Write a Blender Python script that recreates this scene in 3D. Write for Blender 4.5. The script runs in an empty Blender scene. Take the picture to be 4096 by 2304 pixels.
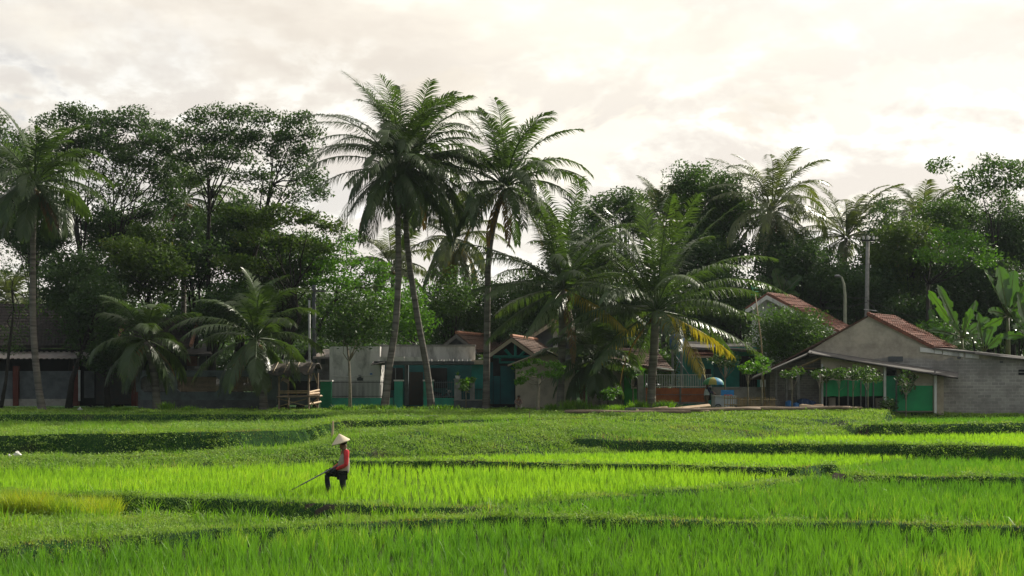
import bpy, math, random
import numpy as np
from mathutils import Vector, Matrix
random.seed(7)
R = np.random.default_rng(11)
C = bpy.context.scene.collection
sc = bpy.context.scene
F = 1024 * 50 / 36.0      # focal length in picture pixels
H = 2.65                  # eye height over the farmer's paddy
HY = 383.0                # horizon row

def Xp(px, Y): return (px - 512.0) * Y / F
def Zp(py, Y): return H - (py - HY) * Y / F
def P(px, py, Y): return Vector((Xp(px, Y), Y, Zp(py, Y)))

# ------------------------------------------------------------------ objects
def tag(o, label=None, cat=None, group=None, kind=None):
    if label: o['label'] = label
    if cat: o['category'] = cat
    if group: o['group'] = group
    if kind: o['kind'] = kind
    return o
def thing(name, label, cat, loc, group=None):
    o = bpy.data.objects.new(name, None); C.objects.link(o)
    o.location = loc; o.empty_display_size = .2
    return tag(o, label, cat, group)
def org(o):
    v = Vector((0, 0, 0))
    while o is not None:
        v += o.location; o = o.parent
    return v
def link(name, me, mat, parent=None):
    me.materials.append(mat)
    o = bpy.data.objects.new(name, me); C.objects.link(o)
    if parent is not None: o.parent = parent
    return o

class MB:
    def __init__(s): s.v = []; s.f = []
    def face(s, pts):
        n = len(s.v); s.v += [tuple(p) for p in pts]; s.f.append(tuple(range(n, n + len(pts)))); return s
    def hexa(s, p):      # p: 8 points, bottom ring then top ring
        n = len(s.v); s.v += [tuple(q) for q in p]
        for f in ((3,2,1,0),(4,5,6,7),(0,1,5,4),(1,2,6,5),(2,3,7,6),(3,0,4,7)): s.f.append(tuple(n+i for i in f))
        return s
    def box(s, x0, x1, y0, y1, z0, z1):
        return s.hexa([(x0,y0,z0),(x1,y0,z0),(x1,y1,z0),(x0,y1,z0),(x0,y0,z1),(x1,y0,z1),(x1,y1,z1),(x0,y1,z1)])
    def bp(s, x0, x1, y0, y1, Y, d):   # box whose front at depth Y spans the given picture rows and columns
        return s.box(Xp(x0,Y), Xp(x1,Y), Y, Y+d, Zp(y1,Y), Zp(y0,Y))
    def prism(s, xz, y0, y1, sh=0):    # outline in XZ pushed along Y
        n = len(s.v); k = len(xz)
        s.v += [(x, y0, z) for x, z in xz] + [(x+sh, y1, z) for x, z in xz]
        s.f.append(tuple(range(n, n+k))); s.f.append(tuple(range(n+2*k-1, n+k-1, -1)))
        for i in range(k):
            j = (i+1) % k; s.f.append((n+i, n+k+i, n+k+j, n+j))
        return s
    def pp(s, pts, Y, d):
        return s.prism([(Xp(a,Y), Zp(b,Y)) for a, b in pts], Y, Y+d)
    def tube(s, pts, rad, sides=6):
        pts = [Vector(p) for p in pts]
        if not hasattr(rad, '__len__'): rad = [rad]*len(pts)
        n0 = len(s.v)
        for i, p in enumerate(pts):
            t = (pts[min(i+1, len(pts)-1)] - pts[max(i-1, 0)]).normalized()
            a = Vector((0,0,1)) if abs(t.z) < .9 else Vector((1,0,0))
            u = t.cross(a).normalized(); w = t.cross(u)
            for k in range(sides):
                an = 2*math.pi*k/sides
                s.v.append(tuple(p + (u*math.cos(an) + w*math.sin(an))*rad[i]))
        for i in range(len(pts)-1):
            for k in range(sides):
                a = n0+i*sides+k; b = n0+i*sides+(k+1) % sides
                s.f.append((a, b, b+sides, a+sides))
        s.f.append(tuple(n0+k for k in range(sides))[::-1])
        s.f.append(tuple(n0+(len(pts)-1)*sides+k for k in range(sides)))
        return s
    def slab(s, a, b, c, d, t):        # four corners, thickness t downwards
        q = [Vector(p) for p in (a, b, c, d)]; dn = Vector((0,0,-t))
        return s.hexa([p+dn for p in q] + q)
    def lathe(s, prof, cx, cy, seg=14):
        n = len(s.v)
        for r, z in prof:
            for k in range(seg):
                a = 2*math.pi*k/seg; s.v.append((cx+r*math.cos(a), cy+r*math.sin(a), z))
        for i in range(len(prof)-1):
            for k in range(seg):
                a = n+i*seg+k; b = n+i*seg+(k+1) % seg
                s.f.append((a, b, b+seg, a+seg))
        s.f.append(tuple(n+k for k in range(seg))[::-1])
        s.f.append(tuple(n+(len(prof)-1)*seg+k for k in range(seg)))
        return s
    def build(s, name, mat, parent=None, smooth=False):
        o0 = org(parent) if parent is not None else Vector((0,0,0))
        me = bpy.data.meshes.new(name)
        me.from_pydata([(x-o0.x, y-o0.y, z-o0.z) for x, y, z in s.v], [], s.f)
        if smooth: me.polygons.foreach_set('use_smooth', [True]*len(me.polygons))
        me.update()
        return link(name, me, mat, parent)

def npmesh(name, v, faces, rnd, mat, parent=None, smooth=False):
    """v (N,3); faces list of (M,k) int arrays; rnd list of (M,) floats (per face)"""
    o0 = np.array(org(parent)) if parent is not None else np.zeros(3)
    me = bpy.data.meshes.new(name)
    v = np.asarray(v, dtype=np.float32) - o0.astype(np.float32)
    me.vertices.add(len(v)); me.vertices.foreach_set('co', v.ravel())
    li = np.concatenate([f.ravel() for f in faces]).astype(np.int32)
    tot = np.concatenate([np.full(len(f), f.shape[1]) for f in faces]).astype(np.int32)
    st = (np.cumsum(tot) - tot).astype(np.int32)
    me.loops.add(len(li)); me.loops.foreach_set('vertex_index', li)
    me.polygons.add(len(tot)); me.polygons.foreach_set('loop_start', st); me.polygons.foreach_set('loop_total', tot)
    if smooth: me.polygons.foreach_set('use_smooth', np.ones(len(tot), dtype=bool))
    if rnd is not None:
        at = me.attributes.new('rnd', 'FLOAT', 'FACE')
        at.data.foreach_set('value', np.concatenate(rnd).astype(np.float32))
    me.update(); me.validate()
    return link(name, me, mat, parent)

# ------------------------------------------------------------------ materials
def newmat(name):
    m = bpy.data.materials.new(name); m.use_nodes = True
    nt = m.node_tree; nt.nodes.clear()
    out = nt.nodes.new('ShaderNodeOutputMaterial')
    return m, nt, out
def N(nt, t, **k):
    n = nt.nodes.new(t)
    for a, b in k.items():
        if a.startswith('i_'): n.inputs[a[2:].replace('_', ' ')].default_value = b
        else: setattr(n, a, b)
    return n
def c4(c): return (c[0], c[1], c[2], 1)
def mixc(nt, fac, a, b, mode='MIX'):
    n = nt.nodes.new('ShaderNodeMix'); n.data_type = 'RGBA'; n.blend_type = mode
    for s, v in ((0, fac), (6, a), (7, b)):
        if hasattr(v, 'is_output'): nt.links.new(v, n.inputs[s])
        elif isinstance(v, (int, float)): n.inputs[s].default_value = v
        else: n.inputs[s].default_value = c4(v)
    return n.outputs[2]
def ramp(nt, fac, stops):
    n = nt.nodes.new('ShaderNodeValToRGB'); e = n.color_ramp.elements
    while len(e) < len(stops): e.new(.5)
    for i, (p, c) in enumerate(stops):
        e[i].position = p; e[i].color = c4(c) if hasattr(c, '__len__') else (c, c, c, 1)
    nt.links.new(fac, n.inputs[0]); return n.outputs[0]
def noise(nt, vec, scale, detail=4, rough=.55, dist=0):
    n = N(nt, 'ShaderNodeTexNoise'); n.inputs['Scale'].default_value = scale
    n.inputs['Detail'].default_value = detail; n.inputs['Roughness'].default_value = rough
    n.inputs['Distortion'].default_value = dist
    if vec is not None: nt.links.new(vec, n.inputs['Vector'])
    return n.outputs[0]

def leafmat(name, c1, c2, c3=None, tr=.35, rough=.45, spec=.35, tcol=None):
    m, nt, out = newmat(name)
    at = N(nt, 'ShaderNodeAttribute', attribute_name='rnd')
    stops = [(0, c1), (.7 if c3 else 1, c2)] + ([(.93, c2), (1, c3)] if c3 else [])
    col = ramp(nt, at.outputs['Fac'], stops)
    geo = N(nt, 'ShaderNodeNewGeometry')
    nz = noise(nt, geo.outputs['Position'], .45, 3)
    col = mixc(nt, ramp(nt, nz, [(.35, 0), (.65, 1)]), col, mixc(nt, .5, col, (c2[0]*1.25, c2[1]*1.1, c2[2]*.8)))
    p = N(nt, 'ShaderNodeBsdfPrincipled'); nt.links.new(col, p.inputs['Base Color'])
    p.inputs['Roughness'].default_value = rough; p.inputs['Specular IOR Level'].default_value = spec
    t = N(nt, 'ShaderNodeBsdfTranslucent')
    tc = mixc(nt, 1.0, col, tcol or (1.5, 1.6, .6), 'MULTIPLY'); nt.links.new(tc, t.inputs['Color'])
    mx = N(nt, 'ShaderNodeMixShader'); mx.inputs[0].default_value = tr
    nt.links.new(p.outputs[0], mx.inputs[1]); nt.links.new(t.outputs[0], mx.inputs[2])
    nt.links.new(mx.outputs[0], out.inputs[0]); return m

def surf(name, base, var=None, scale=3., rough=.85, stain=None, sscale=1.2, samt=.5, bump=.0, bscale=20., metal=0, stretch=(1,1,1), spec=.3):
    m, nt, out = newmat(name)
    tc = N(nt, 'ShaderNodeTexCoord'); mp = N(nt, 'ShaderNodeMapping'); mp.inputs['Scale'].default_value = stretch
    geo = N(nt, 'ShaderNodeNewGeometry'); nt.links.new(geo.outputs['Position'], mp.inputs[0]); vec = mp.outputs[0]
    var = var or tuple(x*.7 for x in base)
    col = mixc(nt, ramp(nt, noise(nt, vec, scale, 6, .6), [(.35, 0), (.65, 1)]), base, var)
    if stain:
        col = mixc(nt, ramp(nt, noise(nt, vec, sscale, 8, .68, .3), [(.48, 0), (.7, samt)]), col, stain)
    p = N(nt, 'ShaderNodeBsdfPrincipled'); nt.links.new(col, p.inputs['Base Color'])
    p.inputs['Roughness'].default_value = rough; p.inputs['Metallic'].default_value = metal
    p.inputs['Specular IOR Level'].default_value = spec
    if bump:
        b = N(nt, 'ShaderNodeBump'); b.inputs['Strength'].default_value = bump; b.inputs['Distance'].default_value = .03
        nt.links.new(noise(nt, vec, bscale, 6), b.inputs['Height']); nt.links.new(b.outputs[0], p.inputs['Normal'])
    nt.links.new(p.outputs[0], out.inputs[0]); return m

def brickmat(name, c1, c2, mortar, bw=.38, bh=.17, plaster=None, pz=None):
    m, nt, out = newmat(name)
    geo = N(nt, 'ShaderNodeNewGeometry'); sp = N(nt, 'ShaderNodeSeparateXYZ'); nt.links.new(geo.outputs['Position'], sp.inputs[0])
    ad = N(nt, 'ShaderNodeMath', operation='ADD'); nt.links.new(sp.outputs[0], ad.inputs[0]); nt.links.new(sp.outputs[1], ad.inputs[1])
    cb = N(nt, 'ShaderNodeCombineXYZ'); nt.links.new(ad.outputs[0], cb.inputs[0]); nt.links.new(sp.outputs[2], cb.inputs[1])
    wob = noise(nt, geo.outputs['Position'], 3., 3)
    vm = N(nt, 'ShaderNodeVectorMath', operation='ADD'); nt.links.new(cb.outputs[0], vm.inputs[0])
    sc_ = N(nt, 'ShaderNodeVectorMath', operation='SCALE'); sc_.inputs['Scale'].default_value = .05
    wc = N(nt, 'ShaderNodeTexNoise'); wc.inputs['Scale'].default_value = 2.5; nt.links.new(geo.outputs['Position'], wc.inputs['Vector'])
    nt.links.new(wc.outputs['Color'], sc_.inputs[0]); nt.links.new(sc_.outputs[0], vm.inputs[1])
    b = N(nt, 'ShaderNodeTexBrick'); nt.links.new(vm.outputs[0], b.inputs['Vector'])
    b.inputs['Color1'].default_value = c4(c1); b.inputs['Color2'].default_value = c4(c2); b.inputs['Mortar'].default_value = c4(mortar)
    b.inputs['Scale'].default_value = 1; b.inputs['Brick Width'].default_value = bw; b.inputs['Row Height'].default_value = bh
    b.inputs['Mortar Size'].default_value = .014; b.inputs['Mortar Smooth'].default_value = .4
    col = b.outputs[0]
    col = mixc(nt, ramp(nt, noise(nt, geo.outputs['Position'], .9, 8, .65), [(.38, 0), (.62, .8)]), col, tuple(x*.48 for x in c1))
    if plaster:
        # plaster coat ends in a ragged line at height pz
        md = N(nt, 'ShaderNodeMath', operation='MULTIPLY_ADD'); md.inputs[1].default_value = 1.6; md.inputs[2].default_value = -pz-.8
        nt.links.new(noise(nt, geo.outputs['Position'], .6, 5), md.inputs[0])
        m2 = N(nt, 'ShaderNodeMath', operation='ADD'); nt.links.new(sp.outputs[2], m2.inputs[0]); nt.links.new(md.outputs[0], m2.inputs[1])
        pl = mixc(nt, ramp(nt, noise(nt, geo.outputs['Position'], 1.4, 8, .7), [(.4, 0), (.72, .8)]), plaster, tuple(x*.45 for x in plaster))
        col = mixc(nt, ramp(nt, m2.outputs[0], [(.0, 0), (.12, 1)]), col, pl)
    p = N(nt, 'ShaderNodeBsdfPrincipled'); nt.links.new(col, p.inputs['Base Color']); p.inputs['Roughness'].default_value = .95
    p.inputs['Specular IOR Level'].default_value = .15
    bu = N(nt, 'ShaderNodeBump'); bu.inputs['Strength'].default_value = .6; bu.inputs['Distance'].default_value = .02
    nt.links.new(b.outputs['Fac'], bu.inputs['Height']); bu.invert = True; nt.links.new(bu.outputs[0], p.inputs['Normal'])
    nt.links.new(p.outputs[0], out.inputs[0]); return m

M = {}
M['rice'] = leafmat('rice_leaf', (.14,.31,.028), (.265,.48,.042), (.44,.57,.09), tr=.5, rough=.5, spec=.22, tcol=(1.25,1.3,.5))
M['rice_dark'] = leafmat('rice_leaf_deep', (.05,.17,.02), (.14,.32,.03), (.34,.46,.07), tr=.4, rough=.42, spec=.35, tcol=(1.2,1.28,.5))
M['rice_gold'] = leafmat('rice_leaf_yellowing', (.14,.33,.03), (.33,.44,.04), (.48,.28,.04), tr=.5, rough=.5, tcol=(1.2,1.1,.5))
M['grass'] = leafmat('bank_grass', (.10,.20,.035), (.24,.38,.08), (.46,.42,.17), tr=.4, rough=.6, spec=.2, tcol=(1.2,1.3,.5))
M['weed'] = leafmat('bank_weed', (.09,.19,.05), (.22,.34,.09), (.3,.38,.16), tr=.3, rough=.65, spec=.12)
M['drygrass'] = leafmat('dry_grass', (.16,.13,.06), (.30,.25,.11), (.42,.36,.18), tr=.25, rough=.7, spec=.1)
M['tallgrass'] = leafmat('tall_weed', (.07,.17,.015), (.15,.30,.02), (.3,.3,.06), tr=.4, rough=.55)  # leaf green of the tall grass and weeds on banks and yards
M['palm'] = leafmat('palm_leaflet', (.035,.068,.025), (.06,.10,.035), (.17,.15,.06), tr=.3, rough=.36, spec=.38, tcol=(1.7,1.9,.6))
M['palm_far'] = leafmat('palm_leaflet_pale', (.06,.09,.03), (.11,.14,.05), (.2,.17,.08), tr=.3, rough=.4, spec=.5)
M['palm_yellow'] = leafmat('palm_leaflet_yellowing', (.12,.14,.03), (.30,.24,.03), (.5,.36,.04), tr=.4, rough=.5)
M['palm_dead'] = leafmat('palm_leaflet_dry', (.10,.065,.03), (.18,.11,.045), (.40,.27,.06), tr=.3, rough=.6)
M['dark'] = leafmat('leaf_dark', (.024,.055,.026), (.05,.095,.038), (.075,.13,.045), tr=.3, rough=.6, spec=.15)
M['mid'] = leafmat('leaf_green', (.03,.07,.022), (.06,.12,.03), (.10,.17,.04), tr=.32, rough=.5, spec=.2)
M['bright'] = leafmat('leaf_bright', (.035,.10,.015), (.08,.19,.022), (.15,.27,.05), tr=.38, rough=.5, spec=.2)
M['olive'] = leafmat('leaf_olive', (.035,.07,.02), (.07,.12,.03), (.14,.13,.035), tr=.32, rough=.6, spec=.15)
M['banana'] = leafmat('banana_leaf', (.035,.085,.022), (.06,.13,.03), None, tr=.32, rough=.22, spec=.8, tcol=(1.6,1.9,.5))
M['bark'] = surf('bark', (.10,.085,.065), (.05,.042,.033), 6, .95, bump=.6, bscale=9, stretch=(1,1,.4))
M['darkbark'] = surf('bark_dark', (.035,.03,.024), (.018,.016,.013), 6, .95)
M['palebark'] = surf('bark_pale', (.32,.28,.21), (.2,.17,.13), 6, .9)
def palmbark():
    m, nt, out = newmat('palm_bark'); geo = N(nt, 'ShaderNodeNewGeometry')
    mp = N(nt, 'ShaderNodeMapping'); mp.inputs['Scale'].default_value = (.35,.35,4.5); nt.links.new(geo.outputs['Position'], mp.inputs[0])
    nz = noise(nt, mp.outputs[0], 1.3, 4, .6)
    n2 = noise(nt, geo.outputs['Position'], 2., 5, .6)
    col = ramp(nt, nz, [(.35, (.06,.05,.042)), (.6, (.2,.175,.15))])
    col = mixc(nt, ramp(nt, n2, [(.45, 0), (.65, .6)]), col, (.11,.11,.085))
    p = N(nt, 'ShaderNodeBsdfPrincipled'); nt.links.new(col, p.inputs['Base Color']); p.inputs['Roughness'].default_value = .9
    b = N(nt, 'ShaderNodeBump'); b.inputs['Strength'].default_value = .9; b.inputs['Distance'].default_value = .05
    nt.links.new(nz, b.inputs['Height']); nt.links.new(b.outputs[0], p.inputs['Normal'])
    nt.links.new(p.outputs[0], out.inputs[0]); return m
M['palmbark'] = palmbark()
M['rachis'] = surf('frond_stem', (.16,.17,.06), (.10,.10,.04), 4, .5)
M['coconut'] = surf('coconut_husk', (.16,.17,.04), (.26,.14,.03), 2, .5)
M['tile_dark'] = surf('roof_tile_dark', (.075,.055,.05), (.035,.03,.03), 5, .9, stain=(.02,.03,.015), sscale=2)
M['tile_red'] = surf('roof_tile_red', (.29,.115,.075), (.17,.07,.05), 7, .85, stain=(.07,.045,.035), sscale=2.2, samt=.8)
M['tile_brown'] = surf('roof_tile_brown', (.15,.085,.06), (.07,.045,.035), 6, .9, stain=(.03,.03,.02))
M['ridge_tile'] = surf('ridge_tile', (.42,.2,.12), (.25,.13,.09), 5, .85)
M['plaster_white'] = surf('plaster_white', (.74,.72,.69), (.62,.6,.57), 2, .9, stain=(.1,.1,.09), sscale=1.5, samt=.75, stretch=(1,1,.35))
M['plaster_grey'] = surf('plaster_grey', (.36,.335,.30), (.27,.25,.225), 2, .95, stain=(.09,.085,.075), sscale=1.1, samt=.7, bump=.3)
M['plaster_beige'] = surf('plaster_beige', (.52,.44,.34), (.42,.35,.27), 1.5, .95, stain=(.12,.10,.08), sscale=.9, samt=.5)
M['concrete'] = surf('concrete', (.33,.32,.30), (.22,.215,.2), 4, .95, stain=(.08,.08,.07), bump=.3)
M['concrete_dark'] = surf('concrete_weathered', (.13,.14,.15), (.08,.085,.09), 2, .95, stain=(.04,.04,.035))
M['wall_slate'] = surf('painted_wall_slate', (.14,.17,.18), (.10,.12,.13), 1.5, .9, stain=(.04,.045,.04), samt=.7)
M['green'] = surf('paint_green', (.02,.26,.12), (.015,.2,.09), 2, .7, stain=(.01,.06,.04), samt=.6)
M['mint'] = surf('paint_mint', (.04,.33,.22), (.03,.25,.17), 2, .7, stain=(.05,.1,.07), samt=.5)
M['teal'] = surf('paint_teal', (.03,.29,.24), (.022,.21,.18), 1.5, .7, stain=(.02,.12,.1), samt=.5)
M['tealdark'] = surf('paint_teal_deep', (.01,.12,.13), (.01,.08,.09), 1.5, .7)
M['kelly'] = surf('paint_kelly', (.02,.33,.04), (.015,.25,.03), 2, .7, stain=(.02,.1,.03), samt=.4)
M['lime'] = surf('paint_lime', (.35,.68,.32), (.28,.55,.26), 2, .7)
M['pinkwall'] = surf('brick_bare', (.3,.15,.10), (.2,.1,.07), 4, .95)
M['orange'] = surf('paint_orange', (.42,.12,.035), (.3,.085,.03), 3, .75, stain=(.12,.05,.03), samt=.5)
M['redpost'] = surf('paint_red_brown', (.12,.022,.012), (.08,.016,.01), 3, .7)
M['black'] = surf('near_black', (.018,.02,.022), (.012,.013,.014), 2, .9)  # near-black colour for openings, inner walls, tyres, seat and eyes
M['iron'] = surf('iron_dark', (.025,.03,.03), (.04,.03,.025), 6, .6)
M['whitemetal'] = surf('paint_white_metal', (.55,.56,.55), (.4,.4,.39), 6, .5, stain=(.2,.12,.07), samt=.4)
M['galv'] = surf('galvanised_sheet', (.42,.36,.33), (.3,.26,.24), 3, .55, stain=(.2,.09,.05), samt=.6)
M['bamboo'] = surf('bamboo', (.34,.25,.13), (.2,.15,.085), 5, .6)
M['wood'] = surf('weathered_wood', (.27,.2,.14), (.16,.12,.085), 5, .85, stretch=(.3,1,1))
M['woodpale'] = surf('pale_wood', (.62,.47,.32), (.5,.36,.23), 5, .75)  # pale boards and stakes; also sunlight painted onto the hut's side rails
M['woodgrey'] = surf('grey_wood', (.2,.19,.18), (.12,.115,.11), 5, .9)
M['tarp'] = surf('old_tarpaulin', (.045,.042,.04), (.10,.08,.06), 4, .8, bump=.8, bscale=6)
M['greentarp'] = surf('green_tarpaulin', (.01,.30,.10), (.01,.24,.08), 1, .55, stain=(.01,.14,.07), sscale=.7, samt=.5)
M['asbestos'] = surf('cement_sheet', (.13,.12,.115), (.08,.075,.07), 3, .95, stain=(.04,.04,.035))
M['bluebarrel'] = surf('plastic_blue', (.02,.13,.34), (.02,.1,.26), 2, .45)
M['darkblue'] = surf('sheet_dark_blue', (.015,.04,.11), (.012,.03,.08), 2, .6)
M['sign_blue'] = surf('paint_sky_blue', (.03,.25,.6), (.03,.2,.5), 2, .6)
M['cartwhite'] = surf('paint_cart_white', (.55,.58,.62), (.45,.47,.5), 2, .6, stain=(.2,.2,.2), samt=.5)
M['brickred'] = surf('fired_clay', (.55,.17,.08), (.38,.12,.06), 5, .85)
M['brickwall'] = brickmat('block_wall', (.42,.395,.365), (.29,.275,.26), (.52,.48,.44), plaster=(.50,.44,.36), pz=4.0)
M['brickwall2'] = brickmat('rough_block_wall', (.25,.22,.2), (.18,.16,.15), (.3,.27,.24), .3, .13)
M['skin'] = surf('skin', (.20,.10,.06), (.17,.085,.05), 8, .55)
M['hat'] = surf('woven_hat', (.70,.60,.45), (.6,.5,.36), 30, .8)
M['redcloth'] = surf('cloth_red', (.62,.05,.06), (.5,.035,.045), 8, .9)
M['greycloth'] = surf('cloth_grey', (.40,.36,.31), (.30,.27,.23), 8, .9, stain=(.14,.13,.12), sscale=4, samt=.6)
M['darkcloth'] = surf('cloth_dark', (.022,.026,.028), (.014,.017,.018), 8, .9)
M['bluecloth'] = surf('cloth_navy', (.02,.03,.07), (.015,.02,.05), 8, .9)
M['browncloth'] = surf('cloth_brown', (.13,.09,.06), (.1,.07,.05), 8, .9)
M['patcloth'] = surf('cloth_patterned', (.3,.2,.15), (.03,.03,.04), 14, .9)
M['hair'] = surf('hair_black', (.012,.01,.009), (.02,.015,.012), 10, .5)
M['glove'] = surf('glove_dark', (.03,.035,.04), (.02,.022,.025), 10, .8)
M['plastic'] = surf('plastic_bag', (.7,.68,.64), (.5,.48,.45), 5, .4)
M['polemetal'] = surf('painted_pole', (.34,.36,.26), (.25,.27,.2), 3, .6)
M['steelgrey'] = surf('steel_tube', (.25,.25,.27), (.18,.18,.2), 6, .45, metal=.3)
# ------------------------------------------------------------------ terrain
def vnoise(x, y, seed=0):
    def h(i, j):
        n = (i*374761393 + j*668265263 + seed*974711) & 0x7fffffff
        n = ((n ^ (n >> 13)) * 1274126177) & 0x7fffffff
        return ((n ^ (n >> 16)) & 0xffff) / 65535.0
    xi = np.floor(x).astype(np.int64); yi = np.floor(y).astype(np.int64)
    fx = x-xi; fy = y-yi; fx = fx*fx*(3-2*fx); fy = fy*fy*(3-2*fy)
    return (h(xi,yi)*(1-fx)+h(xi+1,yi)*fx)*(1-fy) + (h(xi,yi+1)*(1-fx)+h(xi+1,yi+1)*fx)*fy
def fbm(x, y, seed=0, o=4):
    s = 0; a = .5
    for i in range(o): s = s + a*(vnoise(x, y, seed+i)-.5); x = x*2.03; y = y*2.03; a *= .5
    return s
def lv(pts, z):                       # crest line read off at height z
    q = []
    for px, py in pts:
        Y = F*(H-z)/(py-HY); q.append((Xp(px, Y), Y))
    q.sort(); a = np.array(q); return a[:,0], a[:,1]
def K(pts):
    q = sorted((Xp(px, Y), Y) for px, Y in pts); a = np.array(q); return a[:,0], a[:,1]
def ev(c, x): return np.interp(x, c[0], c[1])
cB1 = lv([(-60,548),(0,545),(125,534),(200,529),(375,520),(500,515.5),(690,518),(780,521),(875,520),(960,524),(1060,526)], -.12)
cC1 = lv([(-60,496),(0,495),(60,496),(150,499),(210,500),(280,502),(330,505),(425,504),(500,504),(550,499),(600,494),(650,490),(700,487),(750,483),(790,478),(825,470),(860,466),(900,461),(960,457),(1024,453),(1080,450)], -.02)
cB5 = lv([(820,470),(850,476.5),(900,477.5),(960,478.5),(1024,480),(1080,481)], -.02)
cB2 = lv([(340,462.5),(420,463),(500,463.5),(600,466),(650,466),(700,467.5),(760,469.5),(800,469),(825,466.5)], .12)
cB3 = lv([(586,443),(640,443),(700,444),(760,445.5),(820,446),(900,446.5),(1024,449),(1080,450)], .40)
cB4 = lv([(884,426),(950,425.5),(1024,424.5),(1080,424)], .85)
cS0 = K([(-60,44),(0,44),(250,45.5),(350,48),(450,50),(590,52),(700,54.5),(800,58),(875,60.5),(895,74),(1060,75)])
cS1 = K([(-60,46.8),(0,46.8),(300,49),(350,51),(450,54),(590,60),(700,65),(850,69),(880,72),(900,76),(1060,76)])
cZ1 = K([(-60,.4),(0,.4),(300,.45),(350,.75),(450,.9),(590,1.08),(850,1.12),(900,.95),(1060,.95)])
# the three level tables are keyed by world x at a depth of 55 m
def KX(pts): return np.array([Xp(p, 55.) for p, z in pts]), np.array([z for p, z in pts])
cZ1 = KX([(-80,.12),(200,.22),(300,.36),(350,.75),(450,.9),(590,1.08),(850,1.12),(950,.95),(1100,.95)])
cD = K([(-60,47.6),(0,47.7),(100,48.2),(220,49.5),(300,52),(345,55.5),(590,59.5),(600,63),(700,68),(900,78)])
cZ2 = KX([(-80,.88),(300,.93),(345,1.17),(590,1.17),(850,1.15),(950,.95),(1100,.95)])
XL = Xp(330, 31)
XR = Xp(490, 30)
def sstep(a, b, t): t = np.clip((t-a)/(b-a), 0, 1); return t*t*(3-2*t)
def bund(x, y, z, c, crest, w=.22, k=1.9, x0=-99, x1=99):
    yc = ev(c, x); m = (ev(c, x+.5)-ev(c, x-.5)); d = np.abs(y-yc-.25)/np.sqrt(1+m*m)
    cr = crest + .05 + .12*fbm(x*.7, y*.7, 31) + .05*fbm(x*3, y*3, 5)
    zb = cr - np.maximum(0, d-w-.08*fbm(x*1.3, y*.3, 9))*k
    zb = np.where((x > x0) & (x < x1), zb, -9)
    return np.maximum(z, zb)
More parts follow.
